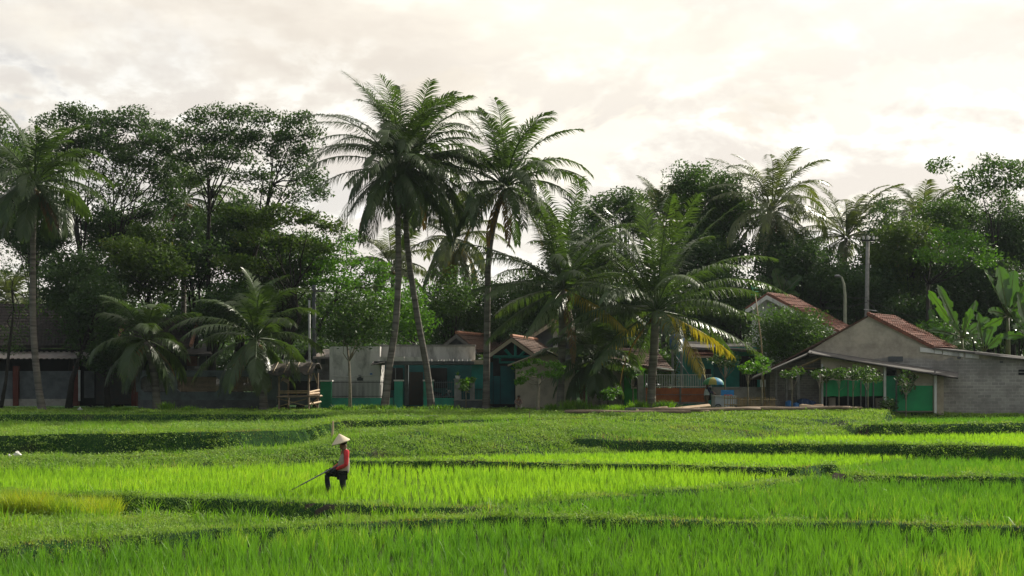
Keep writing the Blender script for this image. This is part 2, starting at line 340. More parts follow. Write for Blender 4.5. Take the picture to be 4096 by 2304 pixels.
def terrain(x, y):
    """height and kind: 0 grass, 1 near paddy, 2 farmer's paddy, 3 low right paddy, 4 right strip, 5 strip behind bund, 6 upper, 7 top right, 8 muddy strip"""
    x = np.asarray(x, float); y = np.asarray(y, float)
    w = .35*fbm(x*.5, y*.1, 77)
    yb1, yc1, yb5, yb2, yb3, yb4 = [ev(c, x)+w*.4 for c in (cB1, cC1, cB5, cB2, cB3, cB4)]
    s0, s1, dd = ev(cS0, x)+w*2, ev(cS1, x)+w*2, ev(cD, x)+w
    z = np.full(x.shape, -.5); k = np.full(x.shape, 1)
    rw = ~((y > yb1) & (y < yc1)); 
    a = (y > yb1)
    bank = a & (x < XR + (y-30)*.1)
    zb = np.where(y < yc1-2.6, -.17, -.30)
    z = np.where(bank, zb, z); k = np.where(bank, 0, k)
    mud = bank & (y > yc1-2.2) & (x < XL); k = np.where(mud & (fbm(x*2.2, y*3.0, 44) > .21), 8, k)
    z = np.where(mud, -.42, z)
    r = a & ~bank; z = np.where(r, -.3, z); k = np.where(r, 3, k)
    XB5 = cB5[0][0]
    r = (y > yb5) & (x > XB5) ; z = np.where(r, -.15, z); k = np.where(r, 4, k)
    r = y > yc1; z = np.where(r, -.2, z); k = np.where(r, 2, k)
    r = (y > yb2) & (x > cB2[0][0]) & (x < cB2[0][-1]+.5) | ((x >= cB2[0][-1]) & (y > yc1)); z = np.where(r, -.05, z); k = np.where(r, 5, k)
    r = (y > yb3) & (x > cB3[0][0]-.5); z = np.where(r, .33, z); k = np.where(r, 6, k)
    r = (y > yb4) & (x > cB4[0][0]-1); z = np.where(r, .72, z); k = np.where(r, 7, k)
    z1 = ev(cZ1, x*55/np.maximum(y, 30)); z2 = ev(cZ2, x*55/np.maximum(y, 30))
    sl = (y > s0); t = np.clip((y-s0)/(s1-s0), 0, 1)
    zz = z + (z1-z)*(1-(1-t)**1.7) + .16*fbm(x*.9, y*.9, 3)*sstep(0, .3, t)
    z = np.where(sl, zz, z); k = np.where(sl, 0, k)
    z = np.where((y > dd) & sl, np.maximum(z, z1+(z2-z1)*sstep(0, .16, y-dd)), z)
    far = sstep(62, 70, y)*sl; z = z*(1-far) + far*np.where(x*70/np.maximum(y,30) > Xp(890,70), z, 1.2+0*z)
    # shaded hollow with rice at far left
    lp = (y > 62.5) & (y < 70.5) & (x < Xp(215, 66)-(y-66)*.5)
    z = np.where(lp, 1.0, z); k = np.where(lp, 9, k)
    g = (k == 0)
    z = z + np.where(g, .10*fbm(x*.6, y*.6, 13) + .05*fbm(x*2.2, y*2.2, 17), 0)
    z = z + np.where(k == 8, .1*fbm(x*1.2, y*1.2, 19), 0)
    z = bund(x, y, z, cB1, -.22, .25, 1.3)
    z = bund(x, y, z, cC1, -.04-.10*sstep(XL, XL+2, x), .28, 1.5)
    z = bund(x, y, z, cB5, -.03, .22, 1.8, XB5)
    z = bund(x, y, z, cB2, .12, .2, 1.9, cB2[0][0]-.5, cB2[0][-1]+.4)
    z = bund(x, y, z, cB3, .42, .25, 1.9, cB3[0][0]-.6)
    z = bund(x, y, z, cB4, .86, .3, 1.9, cB4[0][0]-.8)
    lb = np.abs(y-62.2-.3*fbm(x*.3, y*0, 8)); z = np.where((x < Xp(330, 62)), np.maximum(z, 1.28-np.maximum(0, lb-.3)*1.2), z)
    road = 1-sstep(7, 10, y); z = z*(1-road) + road*1.0
    return z, k
def terr_z(x, y): return float(terrain(np.array([x]), np.array([y]))[0][0])

xs = np.concatenate([-np.geomspace(400, 36, 24)[:-1], np.arange(-36, 36.01, .24), np.geomspace(36, 400, 24)[1:]])
ys = np.concatenate([np.array([-60, -20, 0, 5, 7, 9, 11, 13]), np.arange(14, 80, .11), np.geomspace(80, 900, 34)])
gx, gy = np.meshgrid(xs, ys)
gz, gk = terrain(gx.ravel(), gy.ravel())
nx, ny = len(xs), len(ys)
idx = np.arange(nx*ny).reshape(ny, nx)
quads = np.stack([idx[:-1,:-1], idx[:-1,1:], idx[1:,1:], idx[1:,:-1]], -1).reshape(-1, 4)
TV = np.stack([gx.ravel(), gy.ravel(), gz], 1)
def groundmat():
    m, nt, out = newmat('ground'); at = N(nt, 'ShaderNodeAttribute', attribute_name='rnd')
    geo = N(nt, 'ShaderNodeNewGeometry'); pos = geo.outputs['Position']
    n1 = noise(nt, pos, .5, 6, .6); n2 = noise(nt, pos, 5, 6, .65)
    soil = mixc(nt, ramp(nt, n2, [(.35, 0), (.65, 1)]), (.10,.08,.055), (.05,.042,.03))
    gr = mixc(nt, ramp(nt, n2, [(.3, 0), (.6, 1)]), (.035,.085,.02), (.015,.042,.014))
    gcol = mixc(nt, ramp(nt, n1, [(.57, 0), (.7, .55)]), gr, soil)
    mudc = mixc(nt, ramp(nt, n2, [(.35, 0), (.65, 1)]), (.06,.052,.04), (.04,.035,.027))
    col = mixc(nt, at.outputs['Fac'], gcol, mudc)
    p = N(nt, 'ShaderNodeBsdfPrincipled'); nt.links.new(col, p.inputs['Base Color']); p.inputs['Roughness'].default_value = .95; p.inputs['Specular IOR Level'].default_value = .03
    b = N(nt, 'ShaderNodeBump'); b.inputs['Strength'].default_value = .8; b.inputs['Distance'].default_value = .06
    nt.links.new(n2, b.inputs['Height']); nt.links.new(b.outputs[0], p.inputs['Normal'])
    nt.links.new(p.outputs[0], out.inputs[0]); return m
fk = gk.reshape(ny, nx)[:-1,:-1].ravel()
levs = np.array([-9, -.5, -.2, -.3, -.15, -.05, .33, .72, -9, 1.0])
zc = np.maximum(gz.reshape(ny, nx)[:-1,:-1], gz.reshape(ny, nx)[1:,:-1]).ravel(); wet = (fk > 0) & ((zc < levs[fk]+.08) | (fk == 8))
g = npmesh('ground', TV, [quads], [np.where(wet, 1., 0.)], groundmat(), smooth=True)
tag(g, kind='structure')
def watermat():
    m, nt, out = newmat('paddy_water'); geo = N(nt, 'ShaderNodeNewGeometry')
    p = N(nt, 'ShaderNodeBsdfPrincipled'); p.inputs['Base Color'].default_value = (.035,.032,.025,1)
    p.inputs['Roughness'].default_value = .12; p.inputs['IOR'].default_value = 1.33
    b = N(nt, 'ShaderNodeBump'); b.inputs['Strength'].default_value = .25; b.inputs['Distance'].default_value = .02
    nt.links.new(noise(nt, geo.outputs['Position'], 6, 4), b.inputs['Height']); nt.links.new(b.outputs[0], p.inputs['Normal'])
    nt.links.new(p.outputs[0], out.inputs[0]); return m
# water stands in the flat paddies: one sheet per level, 3 cm above the mud
wv = TV.copy(); keep = np.isin(fk, (1,2,3,4,5,6)); 
lev = {1:-.5, 2:-.2, 3:-.3, 4:-.15, 5:-.05, 6:.33}
cy_, cx_ = gy[:-1,:-1].ravel(), gx[:-1,:-1].ravel()
keep &= (cy_ > 14) & (np.abs(cx_) < 37)
allv = []; allf = []; off = 0
for kk, zz in lev.items():
    q = quads[keep & (fk == kk)]
    u, inv = np.unique(q.ravel(), return_inverse=True)
    v = TV[u].copy(); v[:,2] = zz+.03
    allv.append(v); allf.append(inv.reshape(-1, 4)+off); off += len(v)
tag(npmesh('paddy_water', np.concatenate(allv), [np.concatenate(allf)], None, watermat(), smooth=True), kind='structure')

# ------------------------------------------------------------------ blades
def blades(base, h, lean, az, w, rnd, droop=.5):
    """base (n,3); each blade = quad + triangle bending along az"""
    n = len(base); d = np.stack([np.cos(az), np.sin(az), 0*az], 1); s = np.stack([-np.sin(az), np.cos(az), 0*az], 1)
    # turn the flat of each blade by a random twist
    tw = R.uniform(0, 2*np.pi, n); s = np.stack([np.cos(tw), np.sin(tw), 0*tw], 1)
    up = np.array([0,0,1.])
    H_ = h[:,None]; L = (h*lean)[:,None]; W = w[:,None]
    m = base + up*H_*.55 + d*L*.35
    t = base + up*H_*(1-droop*lean[:,None]**2*.6) + d*L
    v = np.stack([base - s*W*.5, base + s*W*.5, m + s*W*.45, m - s*W*.45, t], 1).reshape(-1, 3)
    i = np.arange(n)*5
    q = np.stack([i, i+1, i+2, i+3], 1); tr = np.stack([i+3, i+2, i+4], 1)
    return v, [q, tr], [rnd, rnd]

def rice(name, label, kk, cell, nb, hh, mat, ymin=15, ymax=80, width=.012, cx=None, rows=True, margin=.15, clip=None, holes=.04, shear=0, group='rice in the paddies', lean=.35):
    y = np.arange(ymin, ymax, cell); pts = []
    for yy in y:
        half = (512+90)*yy/F + (4.5 if shear else 0)
        xr = np.arange(-half-half % (cx or cell), half, cx or cell)
        pts.append(np.stack([xr, np.full(len(xr), yy)], 1))
    p = np.concatenate(pts); p[:,0] += shear*(p[:,1]-36)
    j = (.022 if shear < 0 else .03) if rows else .45*cell
    p += R.normal(0, j, p.shape) + (.3 if shear < 0 else 1.)*np.stack([.10*np.sin(p[:,1]*.35)+.06*fbm(p[:,0]*.4, p[:,1]*.4, 4), 0*p[:,0]], 1)
    z, k = terrain(p[:,0], p[:,1])
    ok = (k == kk) & (z < lev.get(kk, z.min()+.2)+.05 if kk in lev else (k == kk))
    for dx, dy in ((margin,0),(-margin,0),(0,margin*1.6),(0,-margin*.8)):
        _, k2 = terrain(p[:,0]+dx, p[:,1]+dy); ok &= (k2 == kk)
    ok &= (R.random(len(p)) > holes + .12*(fbm(p[:,0]*.6, p[:,1]*.6, 40) > .17))
    if clip is not None: ok &= clip(p[:,0], p[:,1])
    p = p[ok]; z = z[ok]; n = len(p)
    vig = 1 + .5*fbm(p[:,0]*.35, p[:,1]*.35, 21) + R.normal(0, .09, n)
    B = np.repeat(np.stack([p[:,0], p[:,1], z], 1), nb, 0); V = np.repeat(vig, nb)*np.repeat(np.where(R.random(n) < .12, 1.25, 1), nb)
    m = len(B); az = R.uniform(0, 2*np.pi, m); r = R.uniform(0, .035, m)
    B = B + np.stack([np.cos(az)*r, np.sin(az)*r, 0*r], 1)
    h = hh*V*R.uniform(.55, 1.1, m); ln = np.abs(R.normal(lean*.7, lean*.5, m))
    v, f, rn = blades(B, h, ln, az, np.full(m, width)*R.uniform(.7, 1.3, m), np.clip(np.repeat(.2+R.random(n)*.35+1.1*fbm(p[:,0]*.3, p[:,1]*.3, 140, 4), nb)+R.random(m)*.42, 0, 1))
    o = npmesh(name, v, f, rn, M[mat]); return tag(o, label, 'rice', group, 'stuff')

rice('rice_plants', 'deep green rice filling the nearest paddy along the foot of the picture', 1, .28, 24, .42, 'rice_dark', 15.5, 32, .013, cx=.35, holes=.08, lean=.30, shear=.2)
rice('rice_plants', 'young rice in rows in the paddy where the farmer stands', 2, .19, 13, .34, 'rice', 28, 50, .014, cx=.37, lean=.24, shear=-.2)
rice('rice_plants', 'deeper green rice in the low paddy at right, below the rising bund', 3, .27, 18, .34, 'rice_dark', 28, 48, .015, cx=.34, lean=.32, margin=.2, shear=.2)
rice('rice_plants', 'rice in the narrow strip at the right edge between two dark bunds', 4, .22, 10, .30, 'rice_dark', 36, 56, .016, rows=False)
rice('rice_plants', 'bright yellow green rice between the two long dark bunds', 5, .2, 9, .24, 'rice', 40, 60, .018, rows=False)
rice('rice_plants', 'bright rice in the paddy below the short bund at right', 6, .22, 8, .24, 'rice', 50, 72, .022, rows=False)
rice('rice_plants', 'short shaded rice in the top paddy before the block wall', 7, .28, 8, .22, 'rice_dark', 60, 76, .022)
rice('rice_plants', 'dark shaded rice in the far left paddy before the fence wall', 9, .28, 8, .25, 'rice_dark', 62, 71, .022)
# tall yellowing clump at left
def scatter(n, x0, x1, y0, y1, cond=None):
    x = R.uniform(x0, x1, n); y = R.uniform(y0, y1, n); z, k = terrain(x, y)
    if cond is not None:
        c = cond(x, y, z, k); x, y, z = x[c], y[c], z[c]
    return np.stack([x, y, z], 1)
B = scatter(26000, Xp(-60, 32), Xp(105, 31), 29.8, 32.6, lambda x, y, z, k: (vnoise(x*1.4, y*1.4, 50) > .22) & (x < Xp(98, 31)+.5*(y-31)))
m = len(B)
tag(npmesh('rice_plants', *blades(B, R.uniform(.16, .58, m)*(.7+.6*vnoise(B[:,0]*2.2, B[:,1]*2, 66)), np.abs(R.normal(.35, .25, m)), R.uniform(0, 6.28, m), R.uniform(.008, .016, m), np.clip(-.12+.85*vnoise(B[:,0]*1.6, B[:,1]*1.2, 61)+R.normal(0,.18,m), 0, 1)), M['rice_gold']),
    'tall yellow and orange ripening rice patch at the left edge', 'rice', None, 'stuff')

# short grass and weeds over every bank, spread by true surface area
tri = np.concatenate([quads[:,[0,1,2]], quads[:,[0,2,3]]]); tk = np.concatenate([fk, fk])
A = TV[tri]; cen = A.mean(1)
area = np.linalg.norm(np.cross(A[:,1]-A[:,0], A[:,2]-A[:,0]), axis=1)*.5
vis = (cen[:,1] > 15.5) & (cen[:,1] < 79) & (np.abs(cen[:,0]) < (512+80)*cen[:,1]/F)
slope_ = ~np.concatenate([wet, wet])
land = vis & ((tk == 0) | slope_)
fn_ = np.cross(A[:,1]-A[:,0], A[:,2]-A[:,0]); steep = 1-np.abs(fn_[:,2])/(np.linalg.norm(fn_, axis=1)+1e-9)
bald = fbm(cen[:,0]*.55, cen[:,1]*.8, 90, 4)
def grass(name, label, sel, dens, h0, h1, w, mat, lean=.6, cat='grass'):
    wgt = area*sel; n = int(dens*wgt.sum()); t = R.choice(len(area), n, p=wgt/wgt.sum())
    a = R.random((n, 2)); fl = a.sum(1) > 1; a[fl] = 1-a[fl]
    Q = A[t]; b = Q[:,0] + (Q[:,1]-Q[:,0])*a[:,:1] + (Q[:,2]-Q[:,0])*a[:,1:]
    pat = np.clip(.55+2.4*fbm(b[:,0]*1.1, b[:,1]*1.1, 70, 4), .1, 2.0)
    v, f, rn = blades(b, R.uniform(h0, h1, n)*(.6+.7*pat)*(1-.55*np.clip(steep[t]*2.2, 0, 1)), np.abs(R.normal(lean, .3, n)), R.uniform(0, 6.28, n), R.uniform(.6, 1.4, n)*w, np.clip(R.normal(.42, .2, n)+1.3*fbm(b[:,0]*.6, b[:,1]*.9, 88), 0, 1))
    return tag(npmesh(name, v, f, rn, M[mat]), label, cat, None, 'stuff')
nearg = land & (cen[:,1] < 38); midg = land & (cen[:,1] >= 38) & (cen[:,1] < 60); farg = land & (cen[:,1] >= 60)
grass('grass', 'short grass over the nearest bund and wide bank at left', nearg*np.where(bald > .10, .35, 1.), 620, .05, .13, .012, 'grass')
grass('grass', 'short grass over the long bank and the bunds behind the farmer', midg*np.where(bald > .10, .3, 1.), 360, .06, .14, .018, 'grass')
grass('grass', 'grass on the flat strip in front of the houses', farg*np.where(bald > .12, .4, 1.), 170, .06, .16, .026, 'grass')
def weeds(label, sel, dens, s, mat='weed'):
    wgt = area*sel; n = int(dens*wgt.sum()); t = R.choice(len(area), n, p=wgt/wgt.sum())
    b = A[t].mean(1) + R.normal(0, .09, (n, 3))*[1,1,.25]
    k = 9; c = np.repeat(b, k, 0) + R.normal(0, 1, (n*k, 3))*[.09, .09, .045] + [0,0,.07]
    v, f, rn = leaves(c, s, .75); return tag(npmesh('weeds', v, f, rn, M[mat]), label, 'weeds', None, 'stuff')
def leaves(c, s, up=.4, long=2.2):
    """kite shaped leaf (two triangles folded at the rib) at each centre"""
    n = len(c); nrm = R.normal(0, 1, (n, 3)); nrm[:,2] = np.abs(nrm[:,2])+up; nrm /= np.linalg.norm(nrm, axis=1)[:,None]
    d = R.normal(0, 1, (n, 3)); d[:,2] -= .35; d -= nrm*(d*nrm).sum(1)[:,None]; d /= np.linalg.norm(d, axis=1)[:,None]
    e = np.cross(nrm, d); L = (s*R.uniform(.65, 1.35, n))[:,None]; W = L/long
    a = c - d*L*.5; b = c + d*L*.5 - nrm*L*.08; m = c - d*L*.05
    v = np.stack([a, m+e*W*.5-nrm*W*.12, b, m-e*W*.5-nrm*W*.12], 1).reshape(-1, 3)
    i = np.arange(n)*4
    r = R.random(n); return v, [np.stack([i, i+1, i+2], 1), np.stack([i, i+2, i+3], 1)], [r, r]
wz = fbm(cen[:,0]*.7, cen[:,1]*.9, 120, 4)
grass('tall_grass', 'scattered taller grass stems and clumps standing on all the banks', (nearg*1.6+midg)*(fbm(cen[:,0]*1.6, cen[:,1]*1.6, 150, 3) > .09), 75, .14, .34, .016, 'tallgrass', lean=.4)
grass('dry_grass', 'dry straw coloured grass in worn patches of the banks', (nearg+midg)*(bald > .07), 120, .03, .09, .014, 'drygrass', lean=.9)
weeds('low broad leaved weeds on the near bank in front of the farmer', nearg*(wz > .02), 60, .05)
weeds('broad leaved creepers and weeds on the long sloping bank behind the farmer', midg*(wz > .0), 48, .075)
weeds('tufts of weeds along the edge of the yards', farg*(wz > .08), 16, .11)
# ------------------------------------------------------------------ trees
def nrmz(v): return v/np.linalg.norm(v)
def frond(parent, cen, az, el, L, droop, mat, width=.75, nl=46, hang=.5, name='frond', side_droop=None, twist=0.):
    """one pinnate palm leaf: stem curving under its weight and leaflets on both sides"""
    ns = 16; s = np.linspace(0, 1, ns)
    e = el - droop*s**1.35; ds = L/(ns-1)
    azs = az + twist*s**2
    dx = np.cos(e)*np.cos(azs); dy = np.cos(e)*np.sin(azs); dz = np.sin(e)
    T = np.stack([dx, dy, dz], 1); P_ = np.array(cen) + np.concatenate([[[0,0,0]], np.cumsum(T[:-1]*ds, 0)])
    # stem
    V = []; Fq = []; r = .045*(1-s*.85)
    U = np.stack([-np.sin(azs), np.cos(azs), 0*s], 1); W = np.cross(T, U)
    for k in range(4):
        a = k*np.pi/2; V.append(P_ + (U*np.cos(a)+W*np.sin(a))*r[:,None])
    V = np.stack(V, 1).reshape(-1, 3)
    for i in range(ns-1):
        for k in range(4):
            a = i*4+k; b = i*4+(k+1) % 4; Fq.append((a, b, b+4, a+4))
    Fq = np.array(Fq)
    # leaflets
    t = np.linspace(.16, 1, nl); t = np.concatenate([t, t+.004]); t = np.clip(t + R.normal(0, .004, len(t)), .14, 1); sd = np.concatenate([np.ones(nl), -np.ones(nl)])
    gap = R.uniform(.2, .95); keep = (R.random(len(t)) > .06) & ~((np.abs(t-gap) < R.uniform(.01, .035)) & (sd == R.choice([-1, 1]))); t = t[keep]; sd = sd[keep]; n = len(t)
    p = np.stack([np.interp(t, s, P_[:,i]) for i in range(3)], 1)
    tt = np.stack([np.interp(t, s, T[:,i]) for i in range(3)], 1); uu = np.stack([np.interp(t, s, U[:,i]) for i in range(3)], 1); ww = np.cross(tt, uu)
    l = width*np.clip(np.sin(np.pi*(.12+t*.80))**.7, .2, 1)*R.uniform(.82, 1.1, n)
    fwd = .35+.75*t
    d = uu*sd[:,None] + tt*fwd[:,None] + ww*(.25)*1.0 + R.normal(0, .07, (n, 3)); d /= np.linalg.norm(d, axis=1)[:,None]
    d[:,2] -= hang*.35; d /= np.linalg.norm(d, axis=1)[:,None]
    d2 = d.copy(); d2[:,2] -= hang*1.1; d2 /= np.linalg.norm(d2, axis=1)[:,None]
    m = p + d*(l*.5)[:,None]; q = m + d2*(l*.5)[:,None]
    wv_ = np.cross(d, ww); wv_ = tt - d*(tt*d).sum(1)[:,None]; wv_ /= np.linalg.norm(wv_, axis=1)[:,None]+1e-6
    wv_ = wv_*.8 + ww*.35*sd[:,None]
    w = .034
    lv_ = np.stack([p-wv_*w*.6, p+wv_*w*.6, m+wv_*w, m-wv_*w, q], 1).reshape(-1, 3); off = len(V); i = np.arange(n)*5+off
    rr = R.random(n)*.6+R.random()*.35
    return npmesh(name, np.concatenate([V, lv_]), [Fq, np.stack([i,i+1,i+2,i+3],1), np.stack([i+3,i+2,i+4],1)],
                  [np.full(len(Fq), .9), rr, rr], mat, parent)

def palm(label, trunk, Y, L=4.6, n=26, up=1.4, low=-.75, mat='palm', dead=2, nuts=6, r0=.19, r1=.13, seed=0, group='coconut palms', hang=.8, width=1.15, azoff=0, stretch=1., cat='palm tree', droopk=1., nl=62, wind=.0, yellow=0):
    """trunk: picture points from foot to crown"""
    pts = [P(a, b, Y) for a, b in trunk]
    zg = terr_z(pts[0].x, pts[0].y)-.1; pts[0].z = min(pts[0].z, zg)
    # smooth the trunk line
    q = []
    for i in range(len(pts)-1):
        p0 = pts[max(i-1,0)]; p1 = pts[i]; p2 = pts[i+1]; p3 = pts[min(i+2, len(pts)-1)]
        for t in np.linspace(0, 1, 6)[:-1]:
            q.append(.5*((2*p1)+(p2-p0)*t+(2*p0-5*p1+4*p2-p3)*t*t+(3*p1-p0-3*p2+p3)*t**3))
    q.append(pts[-1]); m = len(q)
    root = thing('palm_tree', label, cat, q[0], group)
    rad = [r0*1.55 if i == 0 else (r0+(r1-r0)*i/(m-1))*(1+.25*max(0, 1-i/3)) for i in range(m)]
    MB().tube(q, rad, 10).build('trunk', M['palmbark'], root, True)
    c = q[-1]; rs = np.random.default_rng(seed+100); n = int(n*1.45)
    for i in range(n):
        f = i/(n-1); el = up*(1-f)**.9 + low*f**1.1 + rs.normal(0, .10)
        az = azoff + i*2.39996 + rs.normal(0, .2)
        ln = L*(.78+.3*math.sin(math.pi*min(1, .25+f*.75)))*rs.uniform(.88, 1.08)
        dr = (.75+.75*math.sin(math.pi*min(1,f*.9+.15)))*droopk*rs.uniform(.6, 1.35)
        dr = min(dr, 1.45+el)
        ye = i >= n-yellow
        frond(root, (c.x+.12*math.cos(az), c.y+.12*math.sin(az), c.z+.25*(1-f)), az, el, ln, dr, M['palm_yellow' if ye else mat], width*rs.uniform(.85,1.1), nl, hang*(.35+1.5*f), twist=rs.normal(0, .28))
    for i in range(dead):
        az = rs.uniform(0, 6.28); frond(root, (c.x, c.y, c.z-.15), az, -.45-rs.uniform(0,.4), L*.7, .8, M['palm_dead'], width*.5, int(nl*.6), 1.3, name='dry_frond')
    for i in range(nuts):
        a = rs.uniform(0, 6.28); rr = .28
        MB().lathe([(.02,c.z-.62),(.11,c.z-.55),(.14,c.z-.42),(.10,c.z-.3),(.02,c.z-.25)], c.x+rr*math.cos(a), c.y+rr*math.sin(a), 8).build('coconut', M['coconut'], root, True)
    return root

palm('tall leaning coconut palm at the far left, its trunk bending right towards the foot', [(42.5,403),(37,375),(33,320),(33,250),(34,186)], 73, 3.9, 24, seed=1, azoff=.6, low=-1.0, dead=2)
palm('left trunk of the two tall crossing coconut palms, with the highest crown', [(384,403),(389,370),(396,320),(398.5,270),(398,220),(399,172)], 73, 5.2, 32, seed=2, azoff=1.1, low=-.8, dead=2, r0=.2)
palm('right of the two tall crossing coconut palms, trunk leaning left as it rises', [(432,403),(427,370),(418,320),(409,260),(406,215),(412,165)], 74.5, 4.9, 26, seed=3, azoff=.2, low=-.7, dead=2)
palm('tall coconut palm with straight lower trunk and right tilted crown, beside teal house', [(486,403),(486.5,370),(487.5,300),(489,255),(496,215),(505,188)], 75, 5.0, 27, seed=4, azoff=2.2, low=-.65, dead=2, yellow=2, r0=.2)
palm('medium coconut palm with shining fronds before the beige shed', [(560,405),(561,380),(562,345),(563,290)], 73.5, 5.9, 26, seed=5, azoff=.5, up=1.5, low=-.35, dead=1, droopk=.62, yellow=1, r0=.2, r1=.2, nuts=8)
palm('widest coconut palm before the orange fence, long fronds arching to the right', [(651,406),(652,380),(654,350),(656,312)], 72.5, 6.2, 27, seed=6, azoff=1.9, up=1.5, low=-.5, dead=1, droopk=.68, yellow=3, r0=.22, r1=.22, nuts=8)
palm('low coconut palm with brown hanging fronds in the shade before the left fence wall', [(157,404),(155,380),(149,350),(146,342)], 73, 3.0, 14, up=1.5, seed=7, low=-1.25, dead=2, azoff=.9, r0=.2, r1=.17, nuts=3)
palm('low coconut palm in the shade left of the bamboo hut', [(264,404),(262,385),(257,355),(256,340)], 73.5, 3.9, 17, up=1.5, seed=8, low=-.95, dead=2, azoff=2.6, r0=.22, r1=.2, nuts=5)
palm('small young palm between the two wide coconut palms', [(601,404),(600,392),(597,375),(593,362)], 74.5, 2.9, 15, seed=9, low=-.7, dead=1, r0=.12, r1=.1, nuts=0)
bgp = 'coconut palms rising behind the houses'
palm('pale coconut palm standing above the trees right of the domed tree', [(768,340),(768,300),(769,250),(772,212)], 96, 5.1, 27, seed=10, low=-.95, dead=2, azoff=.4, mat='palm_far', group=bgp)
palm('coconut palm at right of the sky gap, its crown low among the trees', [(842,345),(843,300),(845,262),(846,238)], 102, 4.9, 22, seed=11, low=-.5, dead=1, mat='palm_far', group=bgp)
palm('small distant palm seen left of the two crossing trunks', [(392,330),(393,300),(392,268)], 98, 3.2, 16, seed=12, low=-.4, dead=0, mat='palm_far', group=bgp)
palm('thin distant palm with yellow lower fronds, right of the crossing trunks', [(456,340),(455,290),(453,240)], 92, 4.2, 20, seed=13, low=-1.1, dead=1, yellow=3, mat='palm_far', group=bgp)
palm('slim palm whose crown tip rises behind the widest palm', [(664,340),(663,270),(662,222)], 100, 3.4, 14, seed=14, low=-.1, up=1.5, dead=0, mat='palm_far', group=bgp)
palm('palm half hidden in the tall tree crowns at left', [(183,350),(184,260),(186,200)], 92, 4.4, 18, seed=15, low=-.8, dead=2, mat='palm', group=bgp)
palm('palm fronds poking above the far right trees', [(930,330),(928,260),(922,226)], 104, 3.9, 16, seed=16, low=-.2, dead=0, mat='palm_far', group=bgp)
palm('small palm at the left picture edge low behind the roof', [(5,350),(6,320),(8,302)], 96, 3., 14, seed=17, low=-.5, dead=0, mat='palm_far', group=bgp)

def crown(px, py, rx, ry, n, k=.45, seed=0):
    rs = np.random.default_rng(seed); out = []
    for i in range(n):
        a = i*2.39996; r = math.sqrt((i+.5)/n)*.8
        out.append((px+rx*r*math.cos(a)+rs.normal(0, 1), py+ry*r*math.sin(a)+rs.normal(0, 1), rx*k*rs.uniform(.75,1.25), ry*k*rs.uniform(.75,1.2)))
    return out
def tree(label, Y, trunk, blobs, mat='dark', leaf=.2, dens=1., r0=.17, limbs=True, cat='tree', group=None, name='tree', bark='darkbark', clump=.5, sub=None, flat=.6, leaves_per=62, seed=0, depth=.9, twigs=True, inward=.0):
    rs = np.random.default_rng(seed+500)
    pts = [P(a, b, Y) for a, b in trunk]; pts[0].z = min(pts[0].z, terr_z(pts[0].x, Y)-.1)
    root = thing(name, label, cat, pts[0], group); mb = MB(); m = len(pts)
    r1 = r0*.5
    mb.tube(pts, [r0*1.25 if i == 0 else r0+(r1-r0)*i/(m-1) for i in range(m)], 8)
    top = pts[-1]; Cn = []
    for (px, py, rx, ry) in blobs:
        c = P(px, py, Y + rs.uniform(-1, 1)*depth*2.2); a = rx*Y/F; b = ry*Y/F
        if limbs:
            mid = top.lerp(c, .5) + Vector((rs.normal(0,.2), rs.normal(0,.2), -.12*(c-top).length*.5))
            st = pts[max(0, m-1-rs.integers(0, 2))] if m > 1 else top
            q = [st, st.lerp(mid, .5)+Vector((rs.normal(0,.12),0,rs.normal(0,.1))), mid, mid.lerp(c,.55)+Vector((rs.normal(0,.12),0,rs.normal(0,.1))), c]
            mb.tube(q, [r1*.6, r1*.5, r1*.36, r1*.24, r1*.1], 5)
        k = max(4, int(dens*a*b*10))
        d = rs.normal(0, 1, (k, 3)); d /= np.linalg.norm(d, axis=1)[:,None]; rad = rs.uniform(0, 1, k)**.5*1.12
        cc = np.array(c) + d*rad[:,None]*[a, a*depth, b]
        if twigs and limbs:
            for j in range(0, k, 2):
                e = Vector(cc[j]); mb.tube([c, c.lerp(e,.5)+Vector((0,0,-.06)), e], [r1*.14, r1*.1, .012], 3)
        Cn.append(cc)
    Cn = np.concatenate(Cn); mb.build('trunk', M[bark], root, True)
    k = leaves_per; g3 = R.normal(0, 1, (len(Cn)*k, 3)); g3 *= np.minimum(1, 1.6/np.linalg.norm(g3, axis=1))[:,None]; L = np.repeat(Cn, k, 0) + g3*[clump, clump, clump*flat]*np.repeat(rs.uniform(.6,1.3,len(Cn)), k)[:,None]
    v, f, rn = leaves(L, leaf, .35)
    tone = np.repeat(rs.random(len(Cn)), k)*.45; rn = [np.clip(rn[0]*.6+tone, 0, 1)]*2
    npmesh('crown', v, f, rn, M[mat], root); return root

